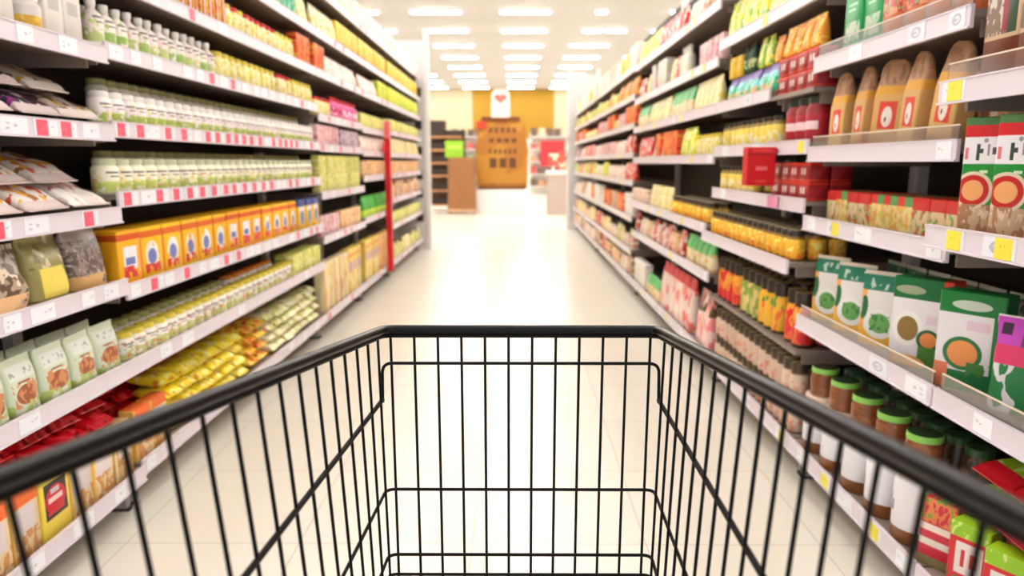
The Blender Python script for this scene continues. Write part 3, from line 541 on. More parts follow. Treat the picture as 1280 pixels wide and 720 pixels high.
# ------------------------------------------------------------------ stocking the shelves
PENDING = {}          # base label -> list of (object, is_front_row)
def put(key, loc, rz, tilt=0.0, roll=0.0, yaw=0.0, parts=True, scale=1.0):
    p = PROTO[key]
    if not p.get('joined'):
        pass
    root = bpy.data.objects.new(p['name'], p['parts'][0][1]); COL.objects.link(root)
    root.location = loc
    root.rotation_mode = 'XYZ'
    M = Matrix.Rotation(rz+yaw, 4, 'Z') @ Matrix.Rotation(tilt, 4, 'X') @ Matrix.Rotation(roll, 4, 'Y')
    root.rotation_euler = M.to_euler()
    root.scale = (scale, scale, scale)
    for n, me in p['parts'][1:]:
        c = bpy.data.objects.new(n, me); COL.objects.link(c); c.parent = root
    root['category'] = p['cat']
    return root
SHELFN = ['lowest', 'second', 'third', 'fourth', 'fifth', 'sixth', 'seventh', 'eighth', 'ninth']
def register(o, base, order):
    PENDING.setdefault(base, []).append((order, o))
def row(bk, si, y0, y1, keys, deep=1, layers=1, gap=1.06, inset=.02, jit=.006, yawj=.04, dgap=1.13, drop=0.0, zoff=0.0, sc=1.0, back_layers=None, backkeys=None):
    """fill shelf si of a bay between y0 and y1 (distance along the aisle). keys cycle at random."""
    B = BAYS[bk]; s = B['side']; rz = PI/2 if s < 0 else -PI/2
    z = B['sh'][si]-.0108+zoff
    if isinstance(keys, str): keys = [keys]
    rng = random.Random(hash((bk, si, int(y0*100), len(keys))) % 9973 if False else int(y0*977+si*31+len(bk)*7+ord(bk[1])*13+(5 if s > 0 else 0)))
    y0 = max(y0, B['y0']+.008); y1 = min(y1, B['y1']-.008)
    for r in range(deep):
        ks = keys if (r == 0 or not backkeys) else backkeys
        lay = layers if (r == 0 or back_layers is None) else back_layers
        y = y0
        while True:
            k = rng.choice(ks); p = PROTO[k]
            if y+p['w']*sc > y1+.001: break
            if rng.random() >= drop or r > 0:
                dd = max(PROTO[q]['d'] for q in keys)
                xd = B['xf']-B['pr'].get(si, 0)+inset+dd/2+r*dd*dgap+rng.uniform(0, jit)
                yw = rng.uniform(-yawj, yawj)
                for l in range(lay):
                    o = put(k, (s*xd, y+p['w']*sc/2, z+l*(p['h']*sc+.002)), rz, yaw=yw, scale=sc)
                    where = ' on %s shelf, %s' % (SHELFN[si], B['name'])
                    if r: where += ', behind'
                    if lay > 1: where += (', upper' if l else ', lower')
                    register(o, p['desc']+where, y)
            y += p['w']*sc*gap+.001
# ---- left, first bay (near)
row('L1', 7, 1.4, 2.55, 'g_beige'); row('L1', 6, 1.4, 2.55, 'g_stripes')
row('L1', 5, 1.6, 2.2, ['can_tan', 'box_whitegrey'], deep=1)
row('L1', 5, 2.2, 2.54, ['jar_honey', 'box_whitegrey'], deep=1)
def lying(bk, si, specs):
    """specs: (key, y, distance in, height above shelf, tilt, yaw)"""
    B = BAYS[bk]; s = B['side']; rz = PI/2 if s < 0 else -PI/2
    for i, (k, y, xin, zz, tilt, yaw) in enumerate(specs):
        o = put(k, (s*(B['xf']+xin), y, B['sh'][si]-.0105+zz+PROTO[k]['d']/2*math.sin(tilt)), rz, tilt=tilt, yaw=yaw)
        register(o, PROTO[k]['desc']+' on %s shelf, %s' % (SHELFN[si], B['name']), y)
lying('L1', 4, [('bag_nuts', 1.74, .14, .0, .36, .05), ('bag_purple', 1.97, .14, .0, .36, -.05), ('bag_purple', 2.19, .14, .0, .36, .04), ('bag_nuts', 2.405, .14, .0, .36, -.03), ('bag_nuts', 1.86, .19, .08, .36, .04), ('bag_purple', 2.09, .19, .08, .36, -.04), ('bag_nuts', 2.32, .19, .08, .36, .03)])
lying('L1', 3, [('bag_pinkwhite', 1.74, .14, .0, .36, .05), ('bag_redorange', 1.96, .14, .0, .36, -.05), ('bag_redorange', 2.18, .14, .0, .36, .04), ('bag_pinkwhite', 2.405, .14, .0, .36, -.03), ('bag_redorange', 1.86, .19, .08, .36, -.04), ('bag_redorange', 2.09, .19, .08, .36, .04), ('bag_redorange', 2.32, .19, .08, .36, .0)])
row('L1', 2, 1.45, 1.9, 'bag_brown', inset=.03, yawj=.15); row('L1', 2, 1.9, 2.12, 'bag_brown', inset=.02, yawj=.15); row('L1', 2, 2.11, 2.306, 'bag_olive', inset=.03, yawj=.1); row('L1', 2, 2.312, 2.508, 'bag_grain', inset=.03, yawj=.03)
row('L1', 2, 1.5, 2.52, ['bag_grain', 'bag_brown'], inset=.16, yawj=.1)
row('L1', 1, 1.5, 2.55, 'pouch_palegreen', deep=2, inset=.015, gap=1.03, yawj=.08)
row('L1', 0, 1.62, 2.0, 'box_oats', deep=1); row('L1', 0, 2.0, 2.15, 'box_redblack'); row('L1', 0, 2.15, 2.53, ['box_oats', 'box_tan'])
def bagpile(bk, si, y0, y1, key, z0=.0, n=2, xin=.12, step=None, zstep=.062, tilt=.15):
    p = PROTO[key]; y = y0+p['w']/2; rr = random.Random(int(y0*50)); sp = []
    while y < y1:
        for l in range(n):
            sp.append((key, y+rr.uniform(-.01, .01), xin+(.035 if n < 4 else .006)*l+rr.uniform(-.01, .01), z0+l*zstep+rr.uniform(0, .006), tilt, rr.uniform(-.07, .07)))
        y += (step or p['w']*1.1)
    lying(bk, si, sp)
bagpile('L1', 0, 1.7, 2.5, 'bag_red', z0=.205, n=2)
# ---- left, second bay
row('L2', 8, 2.6, 5.2, ['g_whitebottle', 'g_beige'], deep=1)
row('L2', 7, 2.6, 4.0, 'g_yellowbox'); row('L2', 7, 4.0, 4.5, 'g_yellowbox'); row('L2', 7, 4.5, 4.95, 'g_teal'); row('L2', 7, 4.95, 5.24, 'g_beige')
row('L2', 6, 2.6, 3.75, 'g_stripes', layers=1); row('L2', 6, 3.75, 4.9, ['g_paleyellow', 'g_paleyellow_r'], layers=1, deep=2); row('L2', 6, 4.9, 5.24, 'g_orangebox')
row('L2', 5, 2.56, 3.6, ['bot_pale', 'bot_pale2'], deep=2); row('L2', 5, 3.6, 4.5, 'g_paleyellow', deep=2); row('L2', 5, 4.5, 4.8, 'g_paleyellow_r', deep=2); row('L2', 5, 4.8, 5.25, 'g_paleyellow', deep=2)
row('L2', 4, 2.56, 5.25, 'jar_pinkwhite', gap=1.02, deep=1); row('L2', 4, 2.75, 5.25, 'jar_greenlid', gap=1.02, inset=.13, layers=1, zoff=.06)
row('L2', 3, 2.56, 5.25, 'jar_cream', gap=1.02, deep=1); row('L2', 3, 2.75, 5.25, 'jar_greenlid', gap=1.05, inset=.13, zoff=.04)
row('L2', 2, 2.56, 4.75, ['ctn_yellow', 'ctn_yellow2'], gap=1.03, deep=2); row('L2', 2, 4.76, 5.26, 'ctn_blue', gap=1.0)
row('L2', 1, 2.56, 4.6, 'pot_red', deep=1, gap=1.03); row('L2', 1, 2.56, 3.8, 'jar_greenlid', inset=.12, gap=1.06); row('L2', 1, 3.8, 4.6, 'pot_orange', inset=.12, zoff=.02); row('L2', 1, 4.6, 5.26, 'g_yelgreen', layers=1, deep=2)
row('L2', 0, 2.57, 2.85, 'box_oats')
bagpile('L2', 0, 2.87, 3.75, 'bag_yellow', z0=0, n=4, xin=.11, tilt=.1, zstep=.061); bagpile('L2', 0, 3.8, 4.1, 'bag_orange', z0=0, n=4, xin=.11, tilt=.1, zstep=.061); bagpile('L2', 0, 4.12, 5.15, 'bag_cream', z0=0, n=4, xin=.11, tilt=.1, zstep=.061)
bagpile('L2', 0, 2.62, 3.5, 'bag_red', z0=0.02, n=5, xin=.27, tilt=.06, zstep=.061); bagpile('L2', 0, 3.52, 4.2, 'bag_orange', z0=0.02, n=5, xin=.28, tilt=.06, zstep=.061)
# ---- left, third and fourth bays
row('L3', 7, 5.3, 6.7, 'g_whitebottle'); row('L3', 6, 5.3, 6.0, 'g_beige'); row('L3', 6, 6.0, 6.75, 'g_yellowbox_red')
row('L3', 5, 5.3, 5.6, 'g_orangebox'); row('L3', 5, 5.6, 6.75, 'g_cream')
row('L3', 4, 5.3, 5.8, 'g_paleyellow_r'); row('L3', 4, 5.8, 6.72, 'g_pinkbottle')
row('L3', 3, 5.3, 6.0, 'g_pinkpack'); row('L3', 3, 6.0, 6.72, 'g_purple')
row('L3', 2, 5.3, 6.72, 'g_yelgreen', layers=2); row('L3', 1, 5.3, 5.9, 'g_pinkpack'); row('L3', 1, 5.9, 6.72, 'g_mixed')
row('L3', 0, 5.3, 6.1, 'g_tallcream', deep=1); row('L3', 0, 6.1, 6.74, 'g_tallyellow')
row('L4', 7, 6.8, 8.2, 'g_whitebottle'); row('L4', 6, 6.8, 8.24, 'g_yellowbox_red'); row('L4', 5, 6.8, 7.7, 'g_cream'); row('L4', 5, 7.7, 8.24, 'g_limebox')
row('L4', 4, 6.8, 8.2, 'g_yelgreen'); row('L4', 3, 6.8, 8.2, 'g_cream'); row('L4', 2, 6.8, 8.2, 'g_mixed'); row('L4', 1, 6.8, 8.24, 'g_green'); row('L4', 0, 6.8, 7.5, 'g_tallyellow'); row('L4', 0, 7.5, 8.24, 'g_tallorange')
# ---- left, fifth bay
for si, k in ((0, ['g_beige', 'g_yelgreen']), (1, 'g_yelgreen'), (2, ['g_mixed', 'g_brownbox']), (3, 'g_mixed'), (4, 'g_beige'), (5, 'g_yelgreen'), (6, 'g_limebox'), (7, 'g_yellowbox'), (8, 'g_whitebottle')):
    row('L5', si, 8.3, 10.8, k)
# ---- right, first bay (nearest)
row('R1', 4, 1.3, 1.87, 'choc_pack')
row('R1', 3, 1.3, 1.87, 'choc_pack', inset=.04, gap=1.04, yawj=.02)
for i, y in enumerate((1.775, 1.655, 1.535, 1.415)):
    o = put('tall_pack', (1.07+.075, y, 1.142-.0105), -PI/2, yaw=.72); register(o, PROTO['tall_pack']['desc']+' on third shelf, first right bay', -y)
for i, (k, y) in enumerate((('veg_box_striped', 1.895), ('veg_box', 1.755), ('veg_box', 1.615), ('veg_box', 1.475), ('veg_box_striped', 1.335), ('veg_box', 1.195), ('veg_box', 1.055))):
    o = put(k, (1.135+.072, y, .18-.0105), -PI/2, yaw=.55); register(o, PROTO[k]['desc']+' on lowest shelf, near right corner', -y)
row('R1', 0, 1.05, 1.87, 'veg_box_striped', inset=.17, gap=1.04)
bagpile('R1', 0, 1.06, 1.86, 'lime_bag', z0=.21, n=2, xin=.15, zstep=.075, tilt=.12, step=.156)
# ---- right, second bay
row('R2', 5, 1.95, 2.8, 'brown_orange_pack')
row('R2', 4, 2.42, 2.72, 'green_pack', inset=.03, gap=1.03, yawj=.02); row('R2', 4, 1.92, 2.42, 'brown_orange_pack', inset=.03, gap=1.03, yawj=.03)
B = BAYS['R2']
for i, (y, yw, rl) in enumerate(((2.73, .05, -.02), (2.56, -.12, .03), (2.395, .55, .05), (2.24, -.05, .08), (2.07, .1, .12))):
    o = put('kraft_bag', (1.135+.075, y, 1.3495+.0525*abs(math.sin(rl))), -PI/2, yaw=yw, roll=rl)
    tag(o, 'kraft paper bag with red and white label, %s from the left of five' % ORD[i], 'paper bag', 'kraft bags in the second right bay')
row('R2', 3, 1.95, 2.5, 'g_brownbox', inset=.15)
row('R2', 2, 1.95, 2.84, ['tub_low', 'tub_low_red'], inset=.07, gap=1.02, yawj=.04, deep=2)
for k, y, yw in (('crisp_pack', 2.79, .5), ('crisp_pack', 2.59, .55), ('crisp_pack', 2.385, .6), ('soup_box_redtab', 2.135, .6), ('soup_box', 1.9, .6), ('purple_pack', 1.715, .55), ('soup_box', 1.53, .6)):
    o = put(k, (1.135+.105, y, .70-.0105), -PI/2, yaw=yw); register(o, PROTO[k]['desc']+' on second shelf, near right bays', -y)
row('R2', 1, 1.9, 2.8, 'crisp_pack_olive', inset=.24, gap=1.08)
row('R2', 0, 1.975, 2.85, 'spread_base_jar', inset=.012, gap=1.31, yawj=.2, jit=.001)
row('R2', 0, 1.985, 2.85, 'spread_jar', inset=.028, gap=1.66, yawj=.3, zoff=.232, jit=.001)
row('R2', 0, 1.93, 2.85, 'jar_darkgreen', inset=.16, gap=1.08, zoff=0); row('R2', 0, 1.93, 2.85, 'jar_darkgreen', inset=.16, gap=1.08, zoff=.162)

# ---- right, third bay
row('R3', 7, 2.9, 4.2, 'g_redpouch')
row('R3', 6, 2.9, 3.5, 'g_beige'); row('R3', 6, 3.5, 4.2, ['g_yellowgreen_bag'])
row('R3', 8, 2.87, 3.32, 'g_redcan', layers=2, gap=1.03); row('R3', 8, 2.87, 3.32, ['g_orangesmall', 'g_orangesmall'], zoff=.155); row('R3', 5, 3.34, 4.18, 'g_purpleteal', gap=1.02)
for (y0, y1, k) in ((3.34, 3.48, 'g_orangebag'), (3.45, 3.72, 'g_yellowgreen_bag'), (3.72, 3.9, 'g_darkbottle'), (3.9, 4.18, 'g_yellowsq')):
    row('R3', 5, y0, y1, k, zoff=.127, inset=.025, sc=.6 if k == 'g_orangebag' else .72)
row('R3', 4, 2.9, 3.3, 'g_redjar', gap=1.02, layers=1, deep=2); row('R3', 4, 3.3, 4.18, 'g_yeljar', gap=1.02, deep=2)
row('R3', 3, 2.88, 3.3, 'g_redcan', gap=1.02, layers=2, deep=2); row('R3', 3, 3.62, 4.18, 'g_yeljar', gap=1.02, deep=2); row('R3', 3, 3.3, 3.6, 'g_yeljar', inset=.12)
row('R3', 2, 2.9, 4.18, 'g_oranjar', gap=1.02, deep=3, inset=.02)
row('R3', 1, 2.9, 3.15, 'g_redorjar', gap=1.02, deep=2); row('R3', 1, 3.15, 3.42, 'g_yelorjar', gap=1.02, deep=2); row('R3', 1, 3.42, 3.75, 'g_greenjar', gap=1.02, deep=2); row('R3', 1, 3.75, 4.18, 'g_redorjar', gap=1.02, deep=2)
row('R3', 0, 2.9, 4.18, 'g_creamjar', gap=1.02, deep=2, layers=2, back_layers=2)
# ---- right, fourth bay
row('R4', 6, 4.25, 5.2, ['g_cream', 'g_yellowgreen_bag', 'g_brownbox'], drop=.08); row('R4', 6, 5.2, 6.1, 'g_redpouch'); row('R4', 6, 6.1, 7.05, ['g_yellowgreen_bag'])
row('R4', 5, 4.25, 5.4, ['g_cream', 'g_whitebottle', 'g_pinkpack'], drop=.15); row('R4', 5, 5.4, 7.05, ['g_whitebox', 'g_beige', 'g_redpouch'], drop=.12)
row('R4', 4, 4.25, 4.9, 'g_beige'); row('R4', 4, 4.9, 5.6, 'g_greenpouch'); row('R4', 4, 5.6, 6.5, 'g_beige'); row('R4', 4, 6.5, 7.05, 'g_greenpouch')
row('R4', 3, 4.25, 4.8, 'g_paleyellow'); row('R4', 3, 4.8, 5.3, 'g_yellowgreen_bag'); row('R4', 3, 5.3, 6.3, ['g_cream', 'g_orangebox'], drop=.05); row('R4', 3, 6.3, 7.05, 'g_redpouch')
row('R4', 2, 4.25, 5.3, 'g_oranjar', deep=2); row('R4', 2, 5.3, 6.2, 'g_beige', deep=1); row('R4', 2, 6.2, 7.05, ['g_pinkcreampack'])
row('R4', 1, 4.25, 5.0, 'g_greenpouch'); row('R4', 1, 5.0, 7.05, ['g_cream', 'g_redpouch', 'g_mixed'], drop=.05)
row('R4', 0, 4.25, 4.7, 'g_pinktall'); row('R4', 0, 4.7, 5.8, 'g_redtall'); row('R4', 0, 5.8, 6.4, 'g_greenpouch', layers=1); row('R4', 0, 6.4, 7.05, 'g_whitebox')
# ---- right, fifth and sixth bays
P5 = [['g_mixed', 'g_brownbox', 'g_redpouch', 'g_cream'], ['g_pinkcreampack', 'g_redpouch', 'g_mixed', 'g_beige'], ['g_cream', 'g_brownbox', 'g_orangebox', 'g_whitebox'], ['g_yellowgreen_bag', 'g_cream', 'g_yelgreen', 'g_redpouch'],
      ['g_cream', 'g_pinkpack', 'g_purple', 'g_redpouch'], ['g_pinkpack', 'g_redpouch', 'g_paleyellow_r', 'g_orangebox'], ['g_yelgreen', 'g_orangebag', 'g_yellowgreen_bag'], ['g_whitebox', 'g_whitebottle', 'g_yellowbox']]
for si, ks in enumerate(P5):
    y = 7.15; rr = random.Random(si*7+3)
    while y < 14.15:
        bk = 'R5' if y < 10.69 else 'R6'; n = rr.choice((.35, .5, .7)); y2 = min(y+n, 10.69 if bk == 'R5' else 14.25)
        if y2-y > .15: row(bk, si, y, y2, rr.choice(ks), drop=.04)
        y = y2 if y2 != 10.69 else 10.72

# labels of the stock
for base, L in PENDING.items():
    L.sort(key=lambda t: t[0])
    grp = base
    for i, (yy, o) in enumerate(L):
        lab = base
        if 1 < len(L) <= 38:
            lab = base+', '+ORD[i]+(' along' if len(base.split()) <= 14 else '')
        o['label'] = lab
        if len(L) > 1: o['group'] = grp

# ------------------------------------------------------------------ shelf extras
m_clear = mat('clear_plastic', (240, 240, 240), .08, trans=.95)
m_clearedge = mat('clear_plastic_edge', (226, 210, 190), .2)
def guard(side, xf, y0, y1, z, h, label):
    x = side*xf
    r = empty('shelf_guard', (x, (y0+y1)/2, z+.0012)); d = (y1-y0)/2-.008
    MB().box(-.0015, .0015, -d, d, 0, h, m_clear).build('clear_strip', r)
    MB().box(-.002, .002, -d, d, h, h+.004, m_clearedge).build('top_edge', r)
    tag(r, label, 'shelf guard')
guard(1, 1.135+.012, 1.9, 2.85, 1.69-.012, .05, 'clear plastic guard before green and orange cartons, second right bay')
guard(1, 1.135+.012, 1.9, 2.85, 1.36-.012, .045, 'clear plastic guard in front of the kraft paper bags')
guard(1, 1.135+.012, 1.9, 2.85, .70-.012, .045, 'clear plastic guard in front of the white-fronted pouches')
guard(1, 1.135+.012, 1.0, 1.88, .70-.012, .05, 'clear plastic guard before the white and green cartons, first right bay')
guard(1, 1.07+.012, 1.2, 1.88, 1.50-.012, .05, 'clear plastic guard before the brown cartons, first right bay')
# red box hanging on the third right bay
r = empty('promotion_box', (1.062, 3.2, 1.2)); m = art('promo_red', (204, 12, 24), [('r', .3, .4, .7, .5, (236, 110, 110)), ('r', .15, .88, .85, .95, (226, 60, 60)), ('r', .3, .1, .7, .14, (226, 80, 60))], .4, 0)
a = MB(); a.loft([(0, .062, .035, .004), (.165, .062, .035, .004)], m, 2); a.build('box_body', r)
MB().box(-.063, .063, -.0365, -.034, .132, .136, mat('promo_dark', (130, 8, 16), .5)).build('lid_line', r)
MB().box(.05, .068, -.03, .03, .14, .16, mat('promo_dark', (130, 8, 16), .5)).build('hanger', r)
tag(r, 'red box hanging in front of the jars, third right bay', 'box')
# pink price sign below it
mb = MB(); mb.box(-.003, .003, -.06, .06, 0, .05, art('pink_price', (238, 150, 190), [('r', .2, .3, .8, .6, (246, 190, 214))], .4, 0)); o = mb.build('price_sign', None, (1.135-.012, 3.18, 1.105)); tag(o, 'pink price sign on the rail under the red box', 'price sign')
# red vertical strip on the left shelving
r = empty('divider_strip', (-XL+.041, 7.8, .13)); m = mat('divider_red', (206, 10, 28), .35)
MB().box(-.03, .03, -.035, .035, 0, 1.42, m).build('strip', r)
MB().box(-.028, .028, -.03, .03, 1.42, 1.6, mat('divider_pink', (240, 110, 120), .4)).build('strip_top', r)
MB().box(-.02, .0, -.2, -.035, 1.28, 1.38, m).build('side_flag', r)
tag(r, 'tall red vertical strip standing on the left shelving front', 'divider')

# ------------------------------------------------------------------ the far end of the store
def stroke_rows(seed, col, rows, u0=.12, u1=.88):
    rr = random.Random(seed); L = []
    for (v, hh, n) in rows:
        uu = u0
        for i in range(n):
            ww = (u1-u0)/n; L.append(('r', uu+ww*.12, v, uu+ww*rr.uniform(.6, .85), v+hh, col)); uu += ww
    return L
# kraft-coloured promotional stand
r = empty('display_stand', (-.37, 19.4, 0))
MB().box(-.75, .62, -.35, .35, 0, .6, mat('white_plinth', (244, 240, 234), .6)).build('plinth', r)
m_kraft = art('stand_kraft', (186, 128, 40), [('n', 0, 0, 1, 1, (170, 108, 34), 2, .52), ('r', .1, .05, .9, .07, (150, 90, 30))]+stroke_rows(4, (96, 56, 22), [(.8, .07, 5), (.66, .06, 4), (.5, .07, 6), (.3, .14, 3)], .25, .8), .7, 0)
m_band = mat('stand_brown', (120, 62, 20), .7)
a = MB(); a.loft([(.62, .66, .3, .03), (1.6, .7, .32, .03), (2.2, .6, .3, .03), (2.42, .54, .28, .03)], m_kraft, 3); a.build('body', r)
MB().box(-.52, .46, -.34, .3, 2.36, 2.46, m_band).build('top_shelf', r)
MB().box(-.6, .6, -.33, -.29, .62, .68, m_band).build('base_band', r)
a = MB(); a.loft([(2.44, .25, .05, .05), (2.75, .25, .05, .05), (3.05, .23, .05, .05), (3.15, .14, .05, .05)], mat('header_white', (236, 214, 206), .6), 4); a.v = [(x-.03, y-.3, z) for x, y, z in a.v]; hd = a.build('header', r)
hm = MB(); pts = []
for i in range(28):
    t = 2*PI*i/28; pts.append((.16*math.sin(t)**3-.03, (13*math.cos(t)-5*math.cos(2*t)-2*math.cos(3*t)-math.cos(4*t))/17*.14+2.92))
n = len(pts); mh = mat('heart_pink', (236, 110, 100), .5)
hm.v = [(x, -.37, z) for x, z in pts]+[(x, -.35, z) for x, z in pts]
hm.face(list(range(n)), mh); hm.face(list(reversed(range(n, 2*n))), mh)
for i in range(n): hm.face((i, (i+1) % n, n+(i+1) % n, n+i), mh)
hm.build('heart', hd)
MB().box(-.66, -.4, -.36, -.3, 2.16, 2.34, mat('stand_red', (206, 60, 30), .6)).build('side_badge', r)
tag(r, 'ochre promotional stand with heart header on a white plinth', 'display stand')
# bread rack on the left
r = empty('bread_rack', (-1.95, 20.3, 0)); m_dk = mat('rack_dark', (58, 44, 38), .6); m_wd = mat('rack_wood', (196, 140, 96), .6, vary=.1, bscale=6)
for x in (-.52, .5):
    for y in (-.25, .25): MB().box(x-.025, x+.025, y-.025, y+.025, 0, 2.2, m_dk).build('post', r)
for z in (.1, .5, .9, 1.25, 1.6, 1.95):
    s_ = MB().box(-.52, .5, -.27, .27, z, z+.06, m_wd).build('shelf', r)
    MB().box(-.5, .48, -.2, .24, z+.061, z+.22, m_dk).build('crate', s_)
MB().box(-.5, .5, .24, .27, .1, 2.15, mat('rack_back', (150, 120, 100), .7)).build('back_board', r)
MB().box(-.56, .0, -.27, .27, 2.02, 2.42, m_dk).build('top_crate', r)
tag(r, 'tall dark bread rack with wooden shelves beyond the left aisle end', 'rack')
# brown panel trolley
r = empty('cardboard_bin', (-1.39, 18.7, 0)); m_bd = mat('board_brown', (156, 104, 62), .75, vary=.05, bscale=4)
a = MB(); a.loft([(.12, .36, .25, .02), (1.42, .33, .23, .02)], m_bd, 2); a.build('panel', r)
MB().box(-.37, .37, -.26, .26, .04, .12, mat('bin_base', (206, 168, 130), .7)).build('base', r)
for x in (-.3, .3): MB().cyl([(0, .03), (.04, .03)], m_hole, 10, cx=x).build('wheel', r)
tag(r, 'brown cardboard bin in front of the dark bread rack', 'bin')
mb = MB(); mb.box(-.23, .23, -.01, .01, 0, .42, art('lime_sign', (150, 200, 44), [('r', .15, .55, .85, .7, (190, 236, 90))], .5, 0)); o = mb.build('sign', None, (-1.57, 18.6, 1.422)); tag(o, 'lime green square sign standing on the brown bin', 'sign')
# counter on the right
r = empty('service_counter', (1.22, 18.6, 0))
MB().box(-.42, .5, -.3, .3, 0, 1.0, mat('counter_front', (190, 170, 156), .6)).build('front', r)
MB().box(-.46, .54, -.34, .34, 1.0, 1.1, mat('counter_top', (240, 232, 228), .4)).build('worktop', r)
tag(r, 'grey-brown counter with white top beyond the right shelving', 'counter')
r = empty('red_sign', (.95, 18.75, 1.1)); m = art('red_sign', (222, 50, 60), [('r', .35, .0, 1.1, .5, (240, 220, 190)), ('n', .3, .0, 1.1, .6, (226, 90, 70), 3, .5)], .5, 0)
MB().box(-.33, .3, -.015, .015, .1, .75, m).build('panel', r); MB().box(-.03, .03, -.02, .02, 0, .1, m_up).build('stem', r)
tag(r, 'red and cream sign panel standing on the counter', 'sign')
# white wall shelving at the back
for (x, lab) in ((-2.3, 'distant white wall rack left of the ochre stand'), (1.55, 'distant white wall rack right of the ochre stand')):
    r = empty('wall_rack', (x, 30, 0)); mw = mat('rack_white', (240, 234, 228), .6)
    MB().box(-1.0, 1.0, .2, .24, 0, 2.5, mw).build('back', r)
    for z in (.3, .8, 1.3, 1.8, 2.3):
        s_ = MB().box(-1.0, 1.0, -.2, .2, z, z+.04, mw).build('shelf', r)
        for i in range(6):
            c = random.choice([(206, 150, 110), (150, 160, 120), (110, 90, 80), (226, 196, 170), (190, 90, 80)])
            MB().box(-.95+i*.32, -.7+i*.32, -.18, .1, z+.041, z+.041+random.uniform(.2, .36), mat('far_goods_%d' % (c[0]), c, .7)).build('goods', s_)
    tag(r, lab, 'rack')

# ------------------------------------------------------------------ the shopping cart
m_wire = mat('cart_black_wire', (12, 9, 8), .5, spec=.12)
m_rim = mat('cart_black_rim', (9, 9, 9), .34, spec=.22)
cart = empty('shopping_cart', (0, .6, 0))
TH = math.atan(157/900.0)
def V(x, d, z): return Vector((x, d-.6, z))
ZF = H-.263
LF, LN = Vector((-.2108, 1.1216, ZF)), Vector((-.287, .3757, H-.174))
RF, RN = Vector((.226, 1.1216, ZF)), Vector((.2429, .320, H-.1672))
ext = lambda a, b, t: a+(b-a)*t
LNN = ext(LF, LN, 1.38); RNN = ext(RF, RN, 1.28)
ZB = H-.74                                     # basket bottom height
BLF, BRF = Vector((-.205, 1.10, ZB)), Vector((.2185, 1.10, ZB))
BLN, BRN = Vector((-.226, .11, ZB+.02)), Vector((.182, .11, ZB+.02))
off = Vector((0, -.6, 0))
def fillet(path, rad, n=6):
    P = [Vector(p) for p in path]; out = [P[0]]
    for i in range(1, len(P)-1):
        a, b, c = P[i-1], P[i], P[i+1]
        d1 = (a-b).normalized(); d2 = (c-b).normalized()
        r1 = min(rad, (a-b).length*.45, (c-b).length*.45)
        p, q = b+d1*r1, b+d2*r1
        for j in range(n+1):
            t = j/n; out.append((p*(1-t)+b*t)*(1-t)+(b*(1-t)+q*t)*t)
    out.append(P[-1]); return out
# rim: a flattened oval tube
rim = MB(); path = [p+off for p in fillet([LNN, LF, RF, RNN], .022, 8)]
rim.tube(path, .0073, m_rim, 12); rim.build('rim', cart, sharp=80)
# a thinner wire running just below the rim
sub = MB(); path = [p+off+Vector((0, 0, -.0095)) for p in fillet([LNN, LF, RF, RNN], .022, 8)]
sub.tube(path, .004, m_wire, 8); sub.build('under_rim_wire', cart, sharp=80)
def topL(t): return ext(LF, LNN, t)
def topR(t): return ext(RF, RNN, t)
def botL(t): return ext(BLF, BLN, t)
def botR(t): return ext(BRF, BRN, t)
dz = lambda p: Vector((p.x, p.y, p.z-.006))
# far panel uprights
for i in range(12):
    t = (i+.25)/11.5
    top = LF.lerp(RF, (i*1.0/11)*.953+.0225); bot = BLF.lerp(BRF, (i*1.0/11)*.95+.025)
    bend = bot+Vector((0, -.03, -.004))
    mb = MB(); mb.tube([p+off for p in fillet([dz(top), bot, bot+Vector((0, -.9, .02))], .02, 5)], .0023, m_wire, 7); mb.build('upright_wire', cart, sharp=80)
# side uprights (each runs down the side and across under the basket)
zl = [1.112-.0505*i for i in range(21)]
for side, (F, NN, bf, bn, x0) in {'l': (LF, LNN, BLF, BLN, 0), 'r': (RF, RNN, BRF, BRN, 0)}.items():
    for i in range(20):
        yy = (1.085-.0505*i) if side == 'l' else (1.068-.0515*i)
        if yy < .12: break
        tt = (F.y-yy)/(F.y-NN.y); top = F.lerp(NN, tt)
        tb = (bf.y-yy)/(bf.y-bn.y); bot = bf.lerp(bn, max(tb, 0))
        mid = Vector(((BLF.x+BRF.x)/2, bot.y, bot.z-.002))
        mb = MB(); mb.tube([p+off for p in fillet([dz(top), bot, mid], .02, 5)], .0022, m_wire, 7); mb.build('side_wire', cart, sharp=80)
# cross wires: the three hoops
def side_pt(F, NN, bf, bn, y, z, out=0):
    tt = (F.y-y)/(F.y-NN.y); top = F.lerp(NN, tt); tb = (bf.y-y)/(bf.y-bn.y); bot = bf.lerp(bn, max(tb, 0))
    k = (top.z-z)/(top.z-bot.z); p = top.lerp(bot, k); return Vector((p.x+out, y, z))
def hoop(zf, zs, ynear, r, name='cross_wire', inset=.004):
    fl = LF.lerp(BLF, (LF.z-zf)/(LF.z-BLF.z)); fr = RF.lerp(BRF, (RF.z-zf)/(RF.z-BRF.z))
    fl = Vector((fl.x-inset, fl.y-.004, zf)); fr = Vector((fr.x+inset, fr.y-.004, zf))
    sl = Vector((fl.x+.001, fl.y-.012, zs)); sr = Vector((fr.x-.001, fr.y-.012, zs))
    nl = side_pt(LF, LNN, BLF, BLN, ynear, zs, -inset); nr = side_pt(RF, RNN, BRF, BRN, ynear, zs, inset)
    return fl, fr, sl, sr, nl, nr
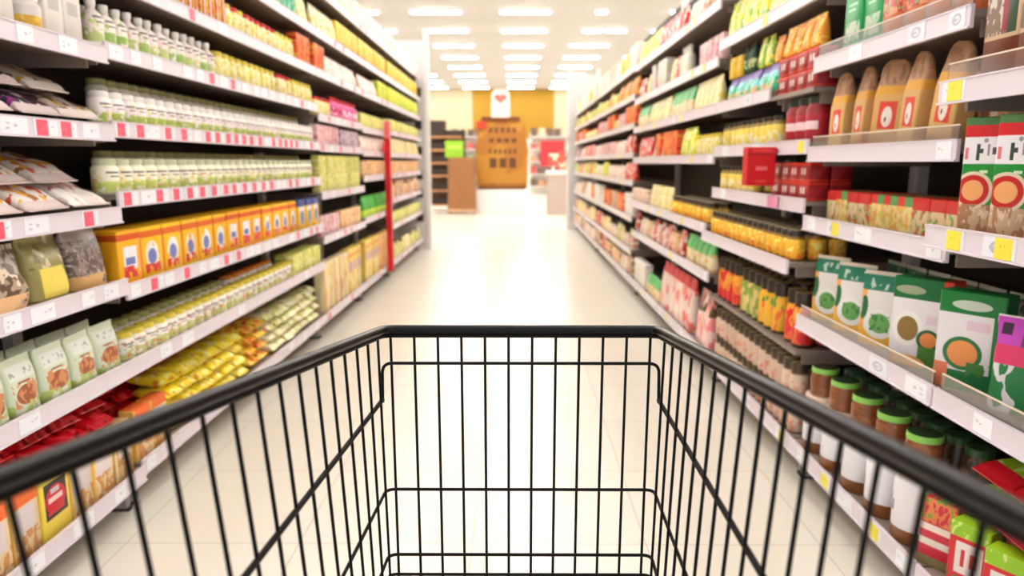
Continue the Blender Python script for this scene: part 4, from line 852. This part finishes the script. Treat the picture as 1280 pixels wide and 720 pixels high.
# top hoop: far part sits higher, its ends turn down the corner to the side rails
fl, fr, sl, sr, nl, nr = hoop(H-.317, H-.374, .12, .003)
mb = MB(); mb.tube([p+off for p in fillet([sl+Vector((0, 0, -.005)), fl, fr, sr+Vector((0, 0, -.005))], .016, 6)], .0026, m_wire, 8); mb.build('cross_wire', cart, sharp=80)
for a, b in ((sl, nl), (sr, nr)):
    mb = MB(); mb.tube([a+off, b+off], .0036, m_wire, 8); mb.build('side_rail', cart, sharp=80)
for zf, rr in ((H-.528, .0026), (H-.641, .0026)):
    fl, fr, sl, sr, nl, nr = hoop(zf, zf, .12, .003)
    mb = MB(); mb.tube([p+off for p in fillet([nl, fl, fr, nr], .016, 6)], .0027, m_wire, 8); mb.build('cross_wire', cart, sharp=80)
fl, fr, sl, sr, nl, nr = hoop(H-.676, H-.676, .12, .003)
mb = MB(); mb.tube([p+off for p in fillet([nl, fl, fr, nr], .012, 6)], .0027, m_wire, 8); mb.build('cross_wire', cart, sharp=80)
# rear frame, handle, chassis and wheels (below and behind the picture)
c1, c2 = Vector((-.30, .09, H-.2)), Vector((.262, .09, H-.2))
mb = MB(); mb.tube([p+off for p in (LNN, c1)], .009, m_rim, 10); mb.tube([p+off for p in (RNN, c2)], .009, m_rim, 10); mb.build('handle_arm', cart)
mb = MB(); mb.tube([c1+off, c2+off], .016, m_rim, 12); mb.build('handle', cart)
for sx, bx, fx in ((-1, -.24, -.17), (1, .2, .175)):
    mb = MB(); mb.tube([p+off for p in fillet([Vector((bx, .11, ZB+.3)), Vector((bx, .13, .2)), Vector((bx, .16, .14)), Vector((fx, .95, .14)), Vector((fx, 1.0, ZB))], .05, 5)], .011, m_rim, 10); mb.build('chassis_tube', cart)
    for y, xx in ((.16, bx), (.93, fx)):
        w_ = MB(); w_.cyl([(-.014, .048), (-.012, .055), (.012, .055), (.014, .048)], mat('wheel_rubber', (50, 48, 46), .6), 18)
        w_.v = [(z, yv, xv) for xv, yv, z in w_.v]
        wo = w_.build('wheel', cart, (xx, y-.6, .055))
        mb = MB(); mb.box(xx-.022, xx-.016, y-.6-.02, y-.6+.02, .05, .14, m_rim); mb.box(xx+.016, xx+.022, y-.6-.02, y-.6+.02, .05, .14, m_rim); mb.build('wheel_fork', cart)
tag(cart, 'empty black wire shopping cart in the foreground, pushed down the aisle', 'shopping cart')
